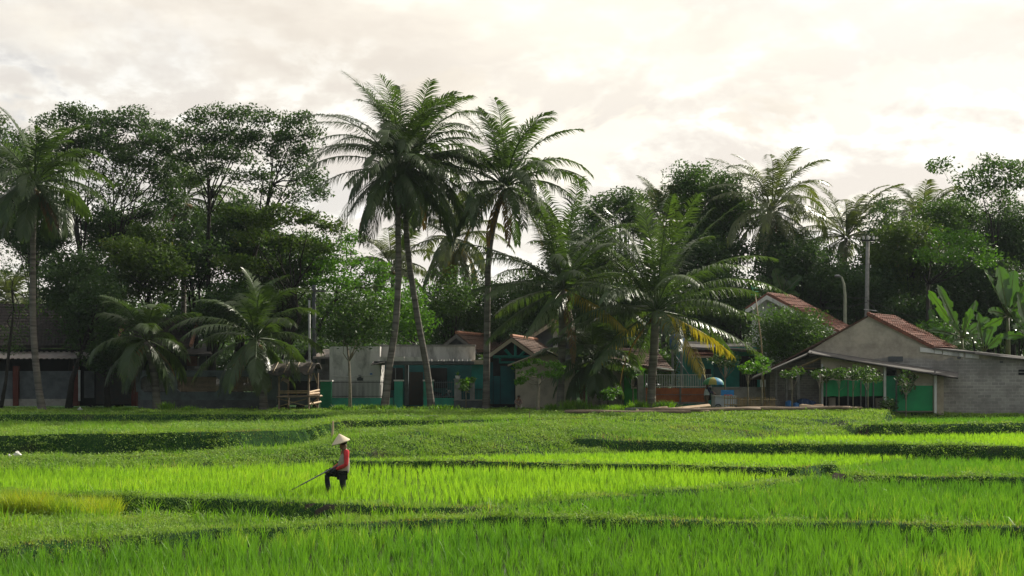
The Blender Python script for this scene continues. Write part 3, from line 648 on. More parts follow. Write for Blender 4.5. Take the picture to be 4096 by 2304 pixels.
# tall airy trees on the left
tt = 'tall airy trees behind the left house'
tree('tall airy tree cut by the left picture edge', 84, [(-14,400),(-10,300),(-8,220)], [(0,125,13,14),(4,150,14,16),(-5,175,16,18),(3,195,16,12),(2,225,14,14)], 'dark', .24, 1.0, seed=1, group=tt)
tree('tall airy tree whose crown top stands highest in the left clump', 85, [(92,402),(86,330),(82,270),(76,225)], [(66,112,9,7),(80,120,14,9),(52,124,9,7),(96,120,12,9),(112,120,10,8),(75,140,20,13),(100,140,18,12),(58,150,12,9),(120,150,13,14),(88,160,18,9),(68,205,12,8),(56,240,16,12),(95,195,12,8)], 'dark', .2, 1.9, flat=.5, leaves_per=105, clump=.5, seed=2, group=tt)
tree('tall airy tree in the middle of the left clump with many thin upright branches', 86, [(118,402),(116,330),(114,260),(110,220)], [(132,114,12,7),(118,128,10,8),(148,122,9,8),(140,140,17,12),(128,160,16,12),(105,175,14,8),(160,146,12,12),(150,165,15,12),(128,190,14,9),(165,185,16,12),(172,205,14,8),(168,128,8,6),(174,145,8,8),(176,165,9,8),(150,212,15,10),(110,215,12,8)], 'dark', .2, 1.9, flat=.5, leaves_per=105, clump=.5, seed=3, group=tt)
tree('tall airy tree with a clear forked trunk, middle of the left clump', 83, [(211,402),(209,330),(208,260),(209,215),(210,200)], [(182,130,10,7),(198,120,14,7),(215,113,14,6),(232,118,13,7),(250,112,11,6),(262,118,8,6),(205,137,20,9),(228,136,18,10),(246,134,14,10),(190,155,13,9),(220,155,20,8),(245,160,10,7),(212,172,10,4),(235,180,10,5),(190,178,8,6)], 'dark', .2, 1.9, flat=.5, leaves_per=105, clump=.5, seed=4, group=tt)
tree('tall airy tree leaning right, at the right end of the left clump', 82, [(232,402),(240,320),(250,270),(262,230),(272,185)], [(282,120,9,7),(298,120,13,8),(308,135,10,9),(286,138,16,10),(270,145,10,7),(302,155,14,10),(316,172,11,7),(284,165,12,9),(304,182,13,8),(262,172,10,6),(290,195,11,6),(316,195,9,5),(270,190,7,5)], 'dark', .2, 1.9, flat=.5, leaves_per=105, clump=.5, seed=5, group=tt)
tree('spreading flat topped tree with olive and orange tinted leaves above the bamboo hut', 80, [(283,402),(282,370),(290,335),(300,318),(292,290)], [(240,214,16,8),(262,218,16,8),(284,214,16,8),(306,218,15,8),(326,226,13,8),(250,238,18,8),(276,240,18,8),(302,244,18,7),(236,262,18,9),(262,268,14,8),(320,250,12,7)], 'olive', .24, 2.6, r0=.2, seed=6, flat=.35)
tree('bright green layered tree behind the mango tree, right of the hut', 82, [(300,402),(305,360),(318,330),(335,300),(345,285)], [(338,246,12,8),(352,240,12,7),(330,262,16,8),(352,262,18,9),(372,268,15,9),(340,280,18,9),(364,284,18,9),(384,286,12,9),(318,280,12,8),(384,300,12,9)], 'bright', .22, 1.8, r0=.2, seed=7, flat=.35)
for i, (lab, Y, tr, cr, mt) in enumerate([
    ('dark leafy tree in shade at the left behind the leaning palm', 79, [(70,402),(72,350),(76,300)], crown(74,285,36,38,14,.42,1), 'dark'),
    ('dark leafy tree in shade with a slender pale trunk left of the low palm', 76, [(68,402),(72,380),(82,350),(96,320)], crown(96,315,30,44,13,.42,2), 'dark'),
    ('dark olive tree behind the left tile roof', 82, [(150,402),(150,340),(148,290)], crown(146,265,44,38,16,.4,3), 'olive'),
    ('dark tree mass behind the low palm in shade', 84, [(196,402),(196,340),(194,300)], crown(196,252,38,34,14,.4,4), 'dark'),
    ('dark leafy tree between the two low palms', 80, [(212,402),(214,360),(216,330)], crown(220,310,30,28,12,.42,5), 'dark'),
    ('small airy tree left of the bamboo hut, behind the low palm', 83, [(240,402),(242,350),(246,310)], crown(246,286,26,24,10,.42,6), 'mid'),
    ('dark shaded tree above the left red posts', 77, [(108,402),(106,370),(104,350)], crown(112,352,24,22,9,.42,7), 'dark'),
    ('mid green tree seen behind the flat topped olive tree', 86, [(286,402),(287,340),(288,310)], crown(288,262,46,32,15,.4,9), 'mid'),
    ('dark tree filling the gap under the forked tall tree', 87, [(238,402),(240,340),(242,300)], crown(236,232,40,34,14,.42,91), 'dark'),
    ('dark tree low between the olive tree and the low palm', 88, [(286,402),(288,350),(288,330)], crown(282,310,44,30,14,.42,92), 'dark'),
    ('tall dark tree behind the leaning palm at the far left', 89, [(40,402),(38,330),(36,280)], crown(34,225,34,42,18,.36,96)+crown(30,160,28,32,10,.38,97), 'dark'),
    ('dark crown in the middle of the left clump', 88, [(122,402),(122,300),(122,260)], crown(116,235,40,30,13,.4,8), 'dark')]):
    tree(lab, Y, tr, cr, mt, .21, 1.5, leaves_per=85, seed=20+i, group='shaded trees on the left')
tree('thin crooked sapling at the left picture edge with bare branches against the sky', 74, [(0,403),(6,380),(10,340),(14,310),(12,290)], [(4,272,5,4),(20,268,5,4),(14,330,7,6),(16,345,7,8),(26,305,5,5)], 'mid', .14, .8, r0=.1, seed=31)
tree('round mango tree on a thin pole-like trunk before the white house', 74, [(350,406),(350,385),(349,362),(347,345)], crown(356,318,34,28,17,.36,9)+[(330,335,9,7),(385,335,8,7)], 'mid', .2, 1.5, r0=.085, seed=32, bark='palebark')
tree('bright mango tree behind the flat parapet of the white house', 84, [(410,400),(412,360),(412,340)], crown(408,312,26,34,13,.4,10), 'bright', .2, 1.3, seed=33)
tree('dark dense tree behind the parapet, right of the bright mango tree', 88, [(450,400),(450,350)], crown(452,312,32,42,17,.38,11), 'mid', .2, 1.3, seed=34)
tree('dark dense tree behind the tall straight coconut palm', 90, [(490,400),(490,350)], crown(492,315,34,40,16,.38,12), 'dark', .2, 1.3, seed=35)
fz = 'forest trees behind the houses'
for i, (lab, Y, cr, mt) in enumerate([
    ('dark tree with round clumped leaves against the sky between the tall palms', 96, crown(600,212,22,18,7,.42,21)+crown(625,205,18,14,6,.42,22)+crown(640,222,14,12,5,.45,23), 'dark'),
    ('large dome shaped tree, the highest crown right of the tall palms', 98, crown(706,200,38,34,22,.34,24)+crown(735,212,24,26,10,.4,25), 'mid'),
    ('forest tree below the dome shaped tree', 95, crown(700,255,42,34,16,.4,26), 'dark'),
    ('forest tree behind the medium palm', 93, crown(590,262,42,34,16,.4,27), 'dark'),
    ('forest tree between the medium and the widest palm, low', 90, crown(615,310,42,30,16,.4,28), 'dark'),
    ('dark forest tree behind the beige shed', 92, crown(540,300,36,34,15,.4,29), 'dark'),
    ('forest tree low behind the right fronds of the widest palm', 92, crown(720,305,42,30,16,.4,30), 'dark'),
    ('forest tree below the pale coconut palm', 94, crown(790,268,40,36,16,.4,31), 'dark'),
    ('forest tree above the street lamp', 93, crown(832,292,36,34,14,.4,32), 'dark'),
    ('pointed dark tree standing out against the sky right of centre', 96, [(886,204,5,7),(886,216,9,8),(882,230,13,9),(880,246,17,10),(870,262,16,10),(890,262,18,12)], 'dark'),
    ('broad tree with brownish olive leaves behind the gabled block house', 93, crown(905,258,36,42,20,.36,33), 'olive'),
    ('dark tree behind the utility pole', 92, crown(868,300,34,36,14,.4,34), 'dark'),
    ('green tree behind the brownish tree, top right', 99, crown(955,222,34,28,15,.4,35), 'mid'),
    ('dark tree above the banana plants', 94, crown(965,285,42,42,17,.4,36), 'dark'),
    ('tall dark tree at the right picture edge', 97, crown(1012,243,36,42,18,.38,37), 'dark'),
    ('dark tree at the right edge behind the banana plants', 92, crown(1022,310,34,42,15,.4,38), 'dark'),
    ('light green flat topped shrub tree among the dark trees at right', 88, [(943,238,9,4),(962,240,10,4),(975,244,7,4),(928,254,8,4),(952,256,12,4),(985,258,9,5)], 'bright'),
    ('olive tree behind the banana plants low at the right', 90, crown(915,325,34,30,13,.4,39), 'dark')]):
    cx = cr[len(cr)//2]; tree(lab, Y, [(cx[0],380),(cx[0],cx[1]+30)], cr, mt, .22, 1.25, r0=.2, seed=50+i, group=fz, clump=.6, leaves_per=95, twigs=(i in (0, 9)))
tree('feathery bamboo with drooping leaves against the sky at the top right', 92, [(1000,330),(996,260),(990,215)], [(968,178,7,4),(980,172,7,4),(994,164,8,5),(1008,168,9,5),(1020,166,8,5),(1016,180,10,5),(998,182,9,5),(984,186,8,4),(972,192,8,5),(1030,185,10,6),(1006,196,12,6),(940,165,3,1)], 'mid', .26, .5, r0=.09, seed=80, name='bamboo', cat='bamboo')
tree('dense rounded dark green tree before the red roofed house', 80, [(792,404),(792,385),(791,365)], crown(791,338,40,31,34,.3,40), 'mid', .17, 2.3, r0=.14, seed=81)
tree('leafy green shrub beside the banana plants above the block wall', 84, [(931,370),(931,350)], crown(932,334,12,14,7,.4,41), 'bright', .22, 1.5, r0=.08, seed=82, name='shrub', cat='shrub')
# far line of trees closing the horizon
for i in range(15):
    x = -60+i*82; h = [318,300,296,292,300,288,296,300,290,285,288,276,280,290,300][i]
    tree('distant tree far behind the houses', 122+(i % 3)*6, [(x,384),(x,h+40)], crown(x, h+38, 52, 42, 13, .42, 60+i), 'dark', .34, .62, r0=.2, seed=100+i, group='distant trees closing the horizon', clump=1.0, twigs=False)

for i in range(14):
    x = -30+i*84+(i*37 % 23); tree('low bushy tree behind the yards, closing the gaps between houses', 100+(i*7 % 9), [(x,388),(x,372)], crown(x, 362, 52, 24, 12, .4, 90+i), 'dark', .3, 1.0, r0=.12, seed=140+i, group='low bushy trees behind the yards', clump=.7, twigs=False)
tree('dark bush right behind the picket fence, left of the blue water tank', 84, [(656,395),(656,380)], crown(656,366,18,18,9,.4,95), 'mid', .22, 1.6, r0=.08, seed=160, name='shrub', cat='shrub')
# sapling types
def sapling(label, px, base, top, Y, rx, ry, mat='bright', lf=.16, group='thin saplings before the right shed', bark='palebark', r=.035, name='sapling', cat='sapling', n=6, per=16, lean=0):
    return tree(label, Y, [(px,base),(px+lean*.5,(base+top)/2),(px+lean,top)], crown(px+lean, top, rx, ry, n, .42, int(px)), mat, lf, 2.6, r0=r, seed=int(px)+900, name=name, cat=cat, group=group, clump=.16, leaves_per=per, twigs=False, bark=bark)
sapling('thin sapling at the left corner of the right shed', 792, 409, 374, 73.5, 9, 7, lf=.2, mat='mid')
sapling('leafy sapling before the dark opening left of the green tarpaulin', 820, 409, 374, 73.2, 10, 9, lf=.2, mat='mid')
sapling('short sapling in front of the left part of the green tarpaulin', 839, 408, 374, 73.4, 8, 7, lf=.18, mat='mid')
sapling('short sapling in front of the middle of the green tarpaulin', 853, 409, 373, 73.6, 7, 6, lf=.18, mat='mid')
sapling('densest sapling at the right end of the green tarpaulin', 868, 408, 375, 73.2, 12, 8, lf=.18, mat='mid', n=9)
sapling('feathery sapling in front of the green panel right of the door', 906, 410, 382, 73.8, 9, 11, lf=.2, mat='dark', n=8)
sapling('low bush at the foot of the green door', 889, 411, 404, 73.4, 7, 6, lf=.2, mat='dark', name='shrub', cat='shrub', group=None)
sapling('small bright cassava plant behind the bamboo fence', 748, 405, 368, 72.5, 6, 6, lf=.2, mat='bright', group=None, name='shrub', cat='shrub')
sapling('bright leafy shrub beside the leaning antenna pole', 762, 405, 364, 72.5, 8, 9, lf=.2, mat='bright', group=None, name='shrub', cat='shrub', n=8)
sapling('bright rounded shrub between the small palm and the green house', 608, 404, 391, 72.5, 14, 9, lf=.2, mat='bright', group=None, name='shrub', cat='shrub', n=10, bark='darkbark')
sapling('small tree with yellow flowers above the picket fence beside the widest palm', 633, 402, 374, 76.5, 8, 5, lf=.2, mat='bright', group=None)
sapling('trimmed leafy tree before the teal house', 725, 400, 358, 77.2, 14, 9, lf=.18, mat='mid', group=None, n=12, r=.06, name='tree', cat='tree')
sapling('small leafy plant between the two concrete gate pillars', 466, 400, 384, 75.6, 5, 8, lf=.2, mat='bright', group=None, name='shrub', cat='shrub')
# umbrella shaped young tree in the yard with a pale trunk
tree('young umbrella shaped tree with a smooth pale trunk standing alone before the beige shed', 70, [(538,415),(538,400),(539,385),(540,378)], [(518,367,5,2.5),(528,364,7,3),(538,362,8,3.5),(550,364,7,3),(559,367,6,3),(524,378,5,2.5),(533,372,7,3),(547,373,7,3),(557,373,5,2.5),(519,381,4,2)], 'bright', .24, 2.2, r0=.1, seed=90, bark='palebark', clump=.17, leaves_per=16, twigs=False)
# tall weeds and grass tufts along the yard edge
def tuft(label, px, py, Y, w, h, n, mat='tallgrass', group='tall grass tufts along the yards'):
    c = P(px, py, Y); zg = terr_z(c.x, Y); hw = w*Y/F/2
    b = np.stack([R.normal(c.x, hw*.5, n), R.normal(Y, hw*.35, n), np.full(n, zg-.02)], 1); m = n
    v, f, rn = blades(b-np.array([0,0,0]), R.uniform(.4, 1, m)*h*Y/F, np.abs(R.normal(.45, .25, m)), R.uniform(0, 6.28, m), R.uniform(.7, 1.3, m)*.035, R.random(m))
    return tag(npmesh('grass_tuft', v, f, rn, M[mat]), label, 'grass', group)
for lab, a in [('grass tuft at the foot of the low palm in deep shade', (167,402,72.5,12,12,300)), ('low grass tuft before the left red post', (120,404,72,34,7,500)),
        ('weedy tuft right of the round fence opening', (190,404,72,16,8,260)), ('wide grass tuft at the foot of the left crossing trunk', (375,402,72.5,40,9,800)),
        ('grass tuft at the foot of the right crossing trunk', (440,403,72.5,30,9,500)), ('tall grass tuft between the hut and the mango trunk', (340,403,72.5,14,9,260)),
        ('tall dense grass clump left of the light green stall', (575,404,72.2,26,15,700)), ('tall grass at the right foot of the widest palm', (664,404,72,20,14,420)),
        ('tall weeds left of the widest palm trunk', (640,405,72,16,14,380)), ('grass clump under the bright rounded shrub', (612,404,72,44,9,800)),
        ('weeds climbing the foot of the medium palm', (552,405,72.6,14,10,260)), ('grass tuft beside the vendor with the umbrella', (718,408,71,34,6,500)),
        ('weeds along the foot of the green panel', (912,410,73.4,48,6,500)), ('grass along the bamboo fence', (758,408,72,40,6,500))]:
    tuft(lab, *a)
# spiky long leaves in the muddy strip
for lab, px, Y in [('spray of long arching leaves in the muddy strip, left one', 105, 31.6), ('largest spray of long arching leaves before the dark bund', 150, 31.8), ('spray of long leaves at the right end of the muddy strip', 192, 32.2)]:
    n = 60; x = Xp(px, Y); b = np.stack([R.normal(x, .1, n), R.normal(Y, .08, n), np.full(n, terr_z(x, Y)-.02)], 1)
    tag(npmesh('grass_tuft', *blades(b, R.uniform(.3,.75,n), np.abs(R.normal(.7,.35,n)), R.uniform(0,6.28,n), R.uniform(.012,.022,n), R.random(n)), M['tallgrass']), lab, 'grass', 'long leaved sprays in the muddy strip')

# bananas
def banana(label, px, base, Y, lvs, group='banana plants behind the block wall', h=None):
    """lvs: (tip px, tip py, start py, width m)"""
    p0 = P(px, base, Y); root = thing('banana_plant', label, 'banana plant', p0, group)
    tp = P(px, base-h, Y) if h else P(px, base-40, Y)
    MB().tube([p0, p0.lerp(tp,.5), tp], [.16,.13,.07], 8).build('trunk', M['mid_stem'], root, True)
    for j, (tx, ty, dy, w, roll) in enumerate(lvs):
        w *= 1.25
        e = P(tx, ty, Y+dy); s0 = tp.copy(); n = 14
        L = (e-s0).length; side0 = (e-s0).normalized().cross(Vector((0,1,0))).normalized(); mid = s0.lerp(e, .55)+Vector((0,0,.14*L*(1-abs((e-s0).normalized().z))))
        V = []; Fq = []; rr = []
        for i in range(n+1):
            t = i/n; c = s0*(1-t)**2 + mid*2*t*(1-t) + e*t*t
            d = ((mid-s0)*(1-t)+(e-mid)*t).normalized(); sd = d.cross(Vector((math.sin(roll), -math.cos(roll), .25))).normalized(); nn = sd.cross(d)
            ww = w*.5*max(.03, min(1, (t-.16)*5))*math.sqrt(max(0.0, 1-max(0, (t-.55)/.45)**2.4)) if t > .16 else .03
            wv2 = .05*math.sin(i*2.1+j); ww *= .9
            e1, e2 = (R.uniform(.72, 1.05, 2) if 2 < i < n-1 else (1, 1)); V += [c - sd*ww*e1 + nn*(.30*ww+wv2), c - sd*ww*.5+nn*.1*ww, c, c+sd*ww*.5+nn*.1*ww, c+sd*ww*e2+nn*(.30*ww-wv2)]
        for i in range(n):
            for k in range(4):
                if R.random() < .12 and k in (0, 3): continue
                a = i*5+k; Fq.append((a, a+1, a+6, a+5))
        q = np.array(Fq); npmesh('leaf', [tuple(v) for v in V], [q], [np.full(len(q), R.random())], M['banana'], root, True)
        # midrib
        MB().tube([s0, s0.lerp(mid,.6), mid.lerp(e,.3)+Vector((0,-.02,-.02)), e], [.035,.028,.018,.005], 5).build('leaf_stem', M['rachis'], root, True)
    return root
M['mid_stem'] = surf('banana_stem', (.13,.17,.05), (.09,.08,.03), 4, .5)
banana('banana plant with two long torn leaves reaching up left', 962, 372, 81, [(937,284,-.5,.62,.3),(928,290,.3,.55,-.9),(976,300,.6,.6,.7),(948,322,-.8,.6,.9),(972,308,-.4,.5,-.6),(985,336,.5,.6,.6),(928,330,.2,.45,.9),(990,318,-.2,.5,-.8),(950,345,-.8,.5,0)], h=34)
banana('taller banana plant at the right edge with two broad upright glowing leaves', 1008, 372, 80, [(999,266,0,.85,.1),(1014,270,.5,.8,-.3),(984,269,-.3,.5,.9),(1032,276,0,.7,.4),(988,312,-.6,.5,-.5),(1030,306,-.5,.6,.7),(982,330,.4,.5,.8),(1026,330,-.9,.6,.3)], h=56)
banana('broad banana plant half cut by the right picture edge', 1030, 374, 79.5, [(1018,292,-.3,.7,.2),(1006,306,.4,.6,.6),(1030,285,0,.7,-.2),(1012,326,-.6,.55,.8),(1000,338,.4,.5,.5)], h=36)
banana('banana plant with drooping leaves at the left end of the clump', 943, 370, 82.5, [(922,322,-.4,.5,.4),(930,308,.3,.5,-.5),(950,306,0,.5,.3),(958,320,.5,.5,-.6),(922,342,-.5,.5,.7),(955,340,.3,.5,.6)], h=22)
banana('young banana plant low between the two large ones', 984, 372, 80.5, [(978,312,0,.5,.2),(996,318,.3,.55,-.4),(966,330,-.3,.5,.8),(1003,334,0,.5,.6)], h=20)
banana('banana plant rising behind the ridge of the red roof', 783, 340, 92, [(774,268,-.4,.75,.1),(786,274,.4,.8,.3),(766,280,.3,.5,-.6),(802,276,-.5,.65,-.5),(757,275,0,.5,.3),(800,296,-.6,.5,.7),(795,282,0,.6,1.)], group='banana plants behind the red roof', h=46)
banana('smaller banana plant left of the red roof ridge', 757, 345, 91, [(757,280,0,.5,0),(766,285,.3,.5,.6),(749,284,-.3,.45,-.6)], group='banana plants behind the red roof', h=46)
# ------------------------------------------------------------------ buildings
def tile_roof(name, A, B, Cc, D, rows, cols, mat, parent, t=.05, wave=.035):
    """A,B = eave left/right, D,C = ridge left/right; overlapping courses with a rolled profile"""
    A, B, Cc, D = [np.array(p, float) for p in (A, B, Cc, D)]
    nn = nrmz(np.cross(B-A, D-A)); nn = nn if nn[2] > 0 else -nn
    V = []; Fq = []; rr = []; m = cols*4
    u = np.linspace(0, 1, m+1)
    for i in range(rows):
        for vv, off in ((i/rows, .055), (min(1, (i+1.15)/rows), .0)):
            jit = R.normal(0, .008)
            for uu in u:
                p = (A*(1-uu)+B*uu)*(1-vv) + (D*(1-uu)+Cc*uu)*vv
                V.append(p + nn*(off + t + wave*abs(math.sin(math.pi*uu*cols)) + jit))
        o = i*2*(m+1)
        for k in range(m): Fq.append((o+k, o+k+1, o+m+1+k+1, o+m+1+k)); rr.append(R.random())
        # front lip
    q = np.array(Fq)
    r = npmesh(name, V, [q], [np.array(rr)], mat, parent)
    return r
def gable_side(mb, pts, Y, d): mb.pp(pts, Y, d)
def W3(px, py, Y): return P(px, py, Y)
def S(d): return lambda *a: None

# left long tiled house
h = thing('tiled_house', 'long dark tile roofed house in deep shade at the left, with red posts', 'house', P(60, 403, 80))
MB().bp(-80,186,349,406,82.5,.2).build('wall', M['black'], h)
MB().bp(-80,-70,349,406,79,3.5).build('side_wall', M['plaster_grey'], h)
r = MB().slab(P(-90,347,78.5),P(118,347,78.5),P(124,306,84),P(-90,306,84),.08).build('roof', M['tile_dark'], h)
tile_roof('roof_tiles', P(-90,347,78.5),P(118,347,78.5),P(124,306,84),P(-90,306,84), 14, 60, M['tile_dark'], r)
r2 = MB().slab(P(118,348,79.2),P(190,348,79.2),P(199,319,83.6),P(124,319,83.6),.08).build('roof', M['tile_dark'], h)
tile_roof('roof_tiles', P(118,348,79.2),P(190,348,79.2),P(199,319,83.6),P(124,319,83.6), 10, 22, M['tile_dark'], r2)
for a, b, Ya, Yb in ((P(117.5,347,78.4),P(123.5,326,81.2),0,0),(P(191,347.5,79.1),P(199.5,318.5,83.6),0,0)):
    MB().tube([a+Vector((0,0,.12)), a.lerp(b,.5)+Vector((0,0,.16)), b+Vector((0,0,.14))], .11, 6).build('ridge_cap', M['ridge_tile'], h)
MB().tube([P(-90,305.5,84), P(124,305.5,84)], .12, 6).build('ridge_cap', M['tile_dark'], h)
mb = MB()
for i in range(60):
    x0 = -60+i*2.85; mb.slab(P(x0,358.6,77.2)+Vector((0,0,.03*(i%2))),P(x0+2.85,358.6,77.2)+Vector((0,0,.03*(i%2))),P(x0+2.85,352,79)+Vector((0,0,.03*(i%2))),P(x0,352,79)+Vector((0,0,.03*(i%2))),.025)
mb.build('awning', M['galv'], h)
for px in (-52, 15.5, 75.5, 134): MB().bp(px-2.7,px+2.7,366 if px < 100 else 369,406,77.3,.3).build('post', M['redpost'], h)
for a, b in ((-49,12.5),(18.5,72.5)): MB().bp(a,b,371,400,77.5,.08).build('shutter', M['concrete_dark'], h)
MB().bp(84,94,371,398,77.6,.08).build('shutter', M['concrete_dark'], h)
MB().bp(-80,72.5,399,406,77.4,.2).build('wall_base', M['plaster_grey'], h)
MB().bp(96,131,372,404,77.7,.06).build('gate', M['iron'], h)
MB().bp(78.2,80,370,401,76.9,.1).build('post', M['whitemetal'], h)
MB().pp([(73.4,373.5),(76,373.5),(74.7,369.5)],77.0,.12).build('lamp', M['whitemetal'], h)

f = thing('fence_wall', 'slate grey fence wall with wide rounded openings backed by bamboo panels', 'wall', P(206,403,76))
mb = MB(); mb.bp(138,276,370.5,376.5,76,.22); mb.bp(138,276,392,408,76.003,.22)
for a, b in ((136,140.5),(168.5,177),(219,227.5),(272,277)):
    mb.bp(a,b,376.5,392,75.997,.22)
for a, b in ((140.5,168.5),(177,219),(227.5,272)):
    for s_, x in ((1,a),(-1,b)):
        for yy, t_ in ((376.5,1),(392,-1)): mb.pp([(x,yy),(x+s_*3,yy),(x,yy+t_*3)] if s_*t_ < 0 else [(x,yy),(x,yy+t_*3),(x+s_*3,yy)], 76.0, .2)
mb.build('wall', M['wall_slate'], f)
for a, b in ((140.5,168.5),(177,219),(227.5,272)):
    mb = MB()
    n = int((b-a)/1.1)
    for i in range(n): mb.bp(a+i*(b-a)/n, a+(i+.85)*(b-a)/n, 377, 391.5, 76.14+.02*(i%3), .03)
    mb.build('bamboo_panel', M['woodgrey'] if a < 150 else M['wood_dark'] if 'wood_dark' in M else M['wood'], f)
MB().bp(138,276,400,409,75.9,.09).build('wall_base', M['browncloth_wall'] if 'browncloth_wall' in M else M['concrete_dark'], f)

h = thing('brown_house', 'small house with bare brick wall and pale eave seen between the low palms', 'house', P(190,400,83))
MB().bp(172,207,358,405,83,2.5).build('wall', M['plaster_grey'], h)
MB().bp(178,197,355.5,366,82.95,.05).build('brick_panel', M['pinkwall'], h)
MB().slab(P(176,354,82),P(212,354,82),P(208,343,86),P(176,343,86),.12).build('roof', M['asbestos'], h)
MB().bp(199,206,356,366,82.93,.06).build('window', M['concrete_dark'], h)
MB().bp(194.5,200,366.5,368.5,82.7,.3).build('sill', M['plaster_white'], h)

s = thing('shed', 'low grey shed with a pale roof edge right behind the bamboo hut', 'shed', P(292,400,77))
MB().bp(273,310,366,405,77,2.).build('wall', M['wall_slate'], s)
MB().slab(P(269,366,76.4),P(315,366,76.4),P(311,361,79),P(279,361,79),.06).build('roof', M['plaster_grey'], s)
MB().bp(279,311,359.8,361,78.9,.15).build('ridge_cap', M['plaster_white'], s)
s = thing('shed', 'small shed with a brownish hipped roof between the utility pole and the white house', 'shed', P(323,390,80))
MB().bp(317,331,356,400,80,2).build('wall', M['plaster_grey'], s)
MB().slab(P(313,356.5,79.3),P(333,356.5,79.3),P(332,349,82),P(324,349,82),.12).build('roof', M['galv'], s)
MB().bp(321,325,358,364,79.9,.1).build('window', M['concrete_dark'], s)

# white house with flat parapet
h = thing('white_house', 'white plastered house with a stained parapet, flat canopy and dark porch', 'house', P(400,400,79))
MB().bp(329.5,380,346.5,406,78.5,5).build('wall', M['plaster_grey2'] if 'plaster_grey2' in M else M['plaster_white'], h)
MB().bp(380.2,475,346,361,79.6,.25).build('parapet', M['plaster_white'], h)
MB().bp(379.8,475.6,344.6,346.4,79.5,.5).build('coping', M['concrete'], h)
mb = MB(); mb.bp(374,474,361.2,364.5,76.8,2.8); mb.build('canopy', M['concrete_dark'], h)
mb = MB()
for a, b in ((380,391),(391.6,404),(404.6,422)): mb.bp(a,b,356.8,361.4,76.9,.3)
mb.build('canopy_blocks', M['plaster_white'], h)
mb = MB()
for i in range(16):
    x = 424+i*3.0+R.normal(0,.5); mb.bp(x,x+2.2,359.8-R.random()*1.2,361.6,76.85+R.random()*.3,.3)
mb.build('roof_debris', M['plaster_white'], h)
MB().bp(380.2,474,364,406,81.5,.2).build('back_wall', M['tealdark'], h)
MB().bp(409,423,372,405,80.8,.1).build('door', M['iron'], h)
MB().bp(404.5,408.4,364,405,80,.3).build('column', M['wall_slate'], h)
MB().bp(430,447,368,388,81.2,.08).build('window', M['black'], h)
for a,b in ((388,403),):
    w_ = MB().bp(a,b,368,390,81.25,.06).build('window', M['black'], h)
    MB().bp(a+7,a+7.8,368,390,81.15,.05).build('frame', M['wall_slate'], w_)
MB().bp(471.5,487,364.5,406,77.6,2).build('teal_wall', M['teal'], h)
MB().bp(470.5,489,360,364.3,77.2,2.5).build('wall_cap', M['plaster_beige'], h)
mb = MB(); mb.bp(358.4,361.4,375,380.5,78.42,.06); mb.bp(357,363,377.8,380.6,78.40,.06); mb.build('vent', M['concrete_dark'], h)
MB().bp(370,372.3,373.2,375,78.4,.09).build('meter_box', M['sign_blue'], h)
mb = MB(); mb.tube([P(333,376,78.3),P(350,376.8,78.3),P(380,374.5,78.3)],.02,4); mb.build('pipe', M['plaster_white'], h)
MB().slab(P(371,364.5,76.3),P(385,362,76.3),P(385,360.5,78),P(373,361.5,78),.05).build('awning', M['asbestos'], h)

def railing(name, label, x0, x1, y0, y1, Y, mat, step, base=None, cat='fence', rails=(.1,.9), w=.35, group=None):
    g_ = thing(name, label, cat, P((x0+x1)/2, y1, Y), group)
    mb = MB(); x = x0
    while x < x1: mb.bp(x, x+w, y0, y1, Y, .03); x += step
    mb.build('bars', M[mat], g_)
    mb = MB()
    for r_ in rails: yy = y0+(y1-y0)*r_; mb.bp(x0, x1, yy-.3, yy+.3, Y+.035, .04)
    mb.build('rail', M[mat], g_)
    if base: MB().bp(x0-.3, x1+.3, y1, base[0], Y-.05, .2).build('base', M[base[1]], g_)
    return g_
railing('iron_fence', 'dark iron fence on a green base before the white house wall', 332, 393, 380.5, 398, 76.2, 'iron', 1.3, (406, 'mint'))
railing('iron_fence', 'iron fence with pale bars before the dark porch, left of the concrete gate pillars', 433.5, 453.5, 380.5, 398, 76.2, 'wall_slate', 2.0, (406, 'mint'))
def pillar(label, x0, x1, y0, mat, Y=76, cap='plaster_white', group=None, name='gate_pillar'):
    g_ = thing(name, label, 'pillar', P((x0+x1)/2, 405, Y), group)
    MB().bp(x0, x1, y0, 408, Y, .45).build('shaft', M[mat], g_)
    MB().bp(x0-.7, x1+.7, y0-1.5, y0, Y-.06, .57).build('cap', M[cap], g_); return g_
gg = 'painted fence pillars of the white house'
pillar('bright green pillar at the left end of the white house fence, right of the hut', 320.3, 331.5, 381.5, 'green', group=gg)
pillar('mint green pillar between the iron fence and the dark door', 394.3, 402.6, 381.2, 'mint', group=gg)
pillar('mint green pillar right behind the foot of the right crossing trunk', 423.5, 433, 381.2, 'mint', group=gg)
MB().bp(403,423,374,405,76.3,.06).build('x', M['iron']) if False else None
pillar('bare concrete gate pillar with a green side and a potted plant on top', 454.3, 461, 380, 'concrete', cap='concrete', group='bare concrete gate pillars')
pillar('bare concrete gate pillar without a pot, before the teal wall', 470, 474.6, 380.5, 'concrete', cap='concrete', group='bare concrete gate pillars')
pt = thing('potted_plant', 'small plant in a white pot on top of the concrete gate pillar', 'potted plant', P(457.6,378.5,76.2))
MB().lathe([(.10,P(0,378.4,76.2).z),(.14,P(0,376,76.2).z),(.15,P(0,375.6,76.2).z)], P(457.6,0,76.2).x, 76.2, 10).build('pot', M['plaster_white'], pt)
b_ = np.repeat([list(P(457.6,376,76.2))], 14, 0); npmesh('leaves', *blades(b_, R.uniform(.12,.3,14), R.uniform(.2,.8,14), R.uniform(0,6.28,14), np.full(14,.05), R.random(14)), M['bright'], pt)
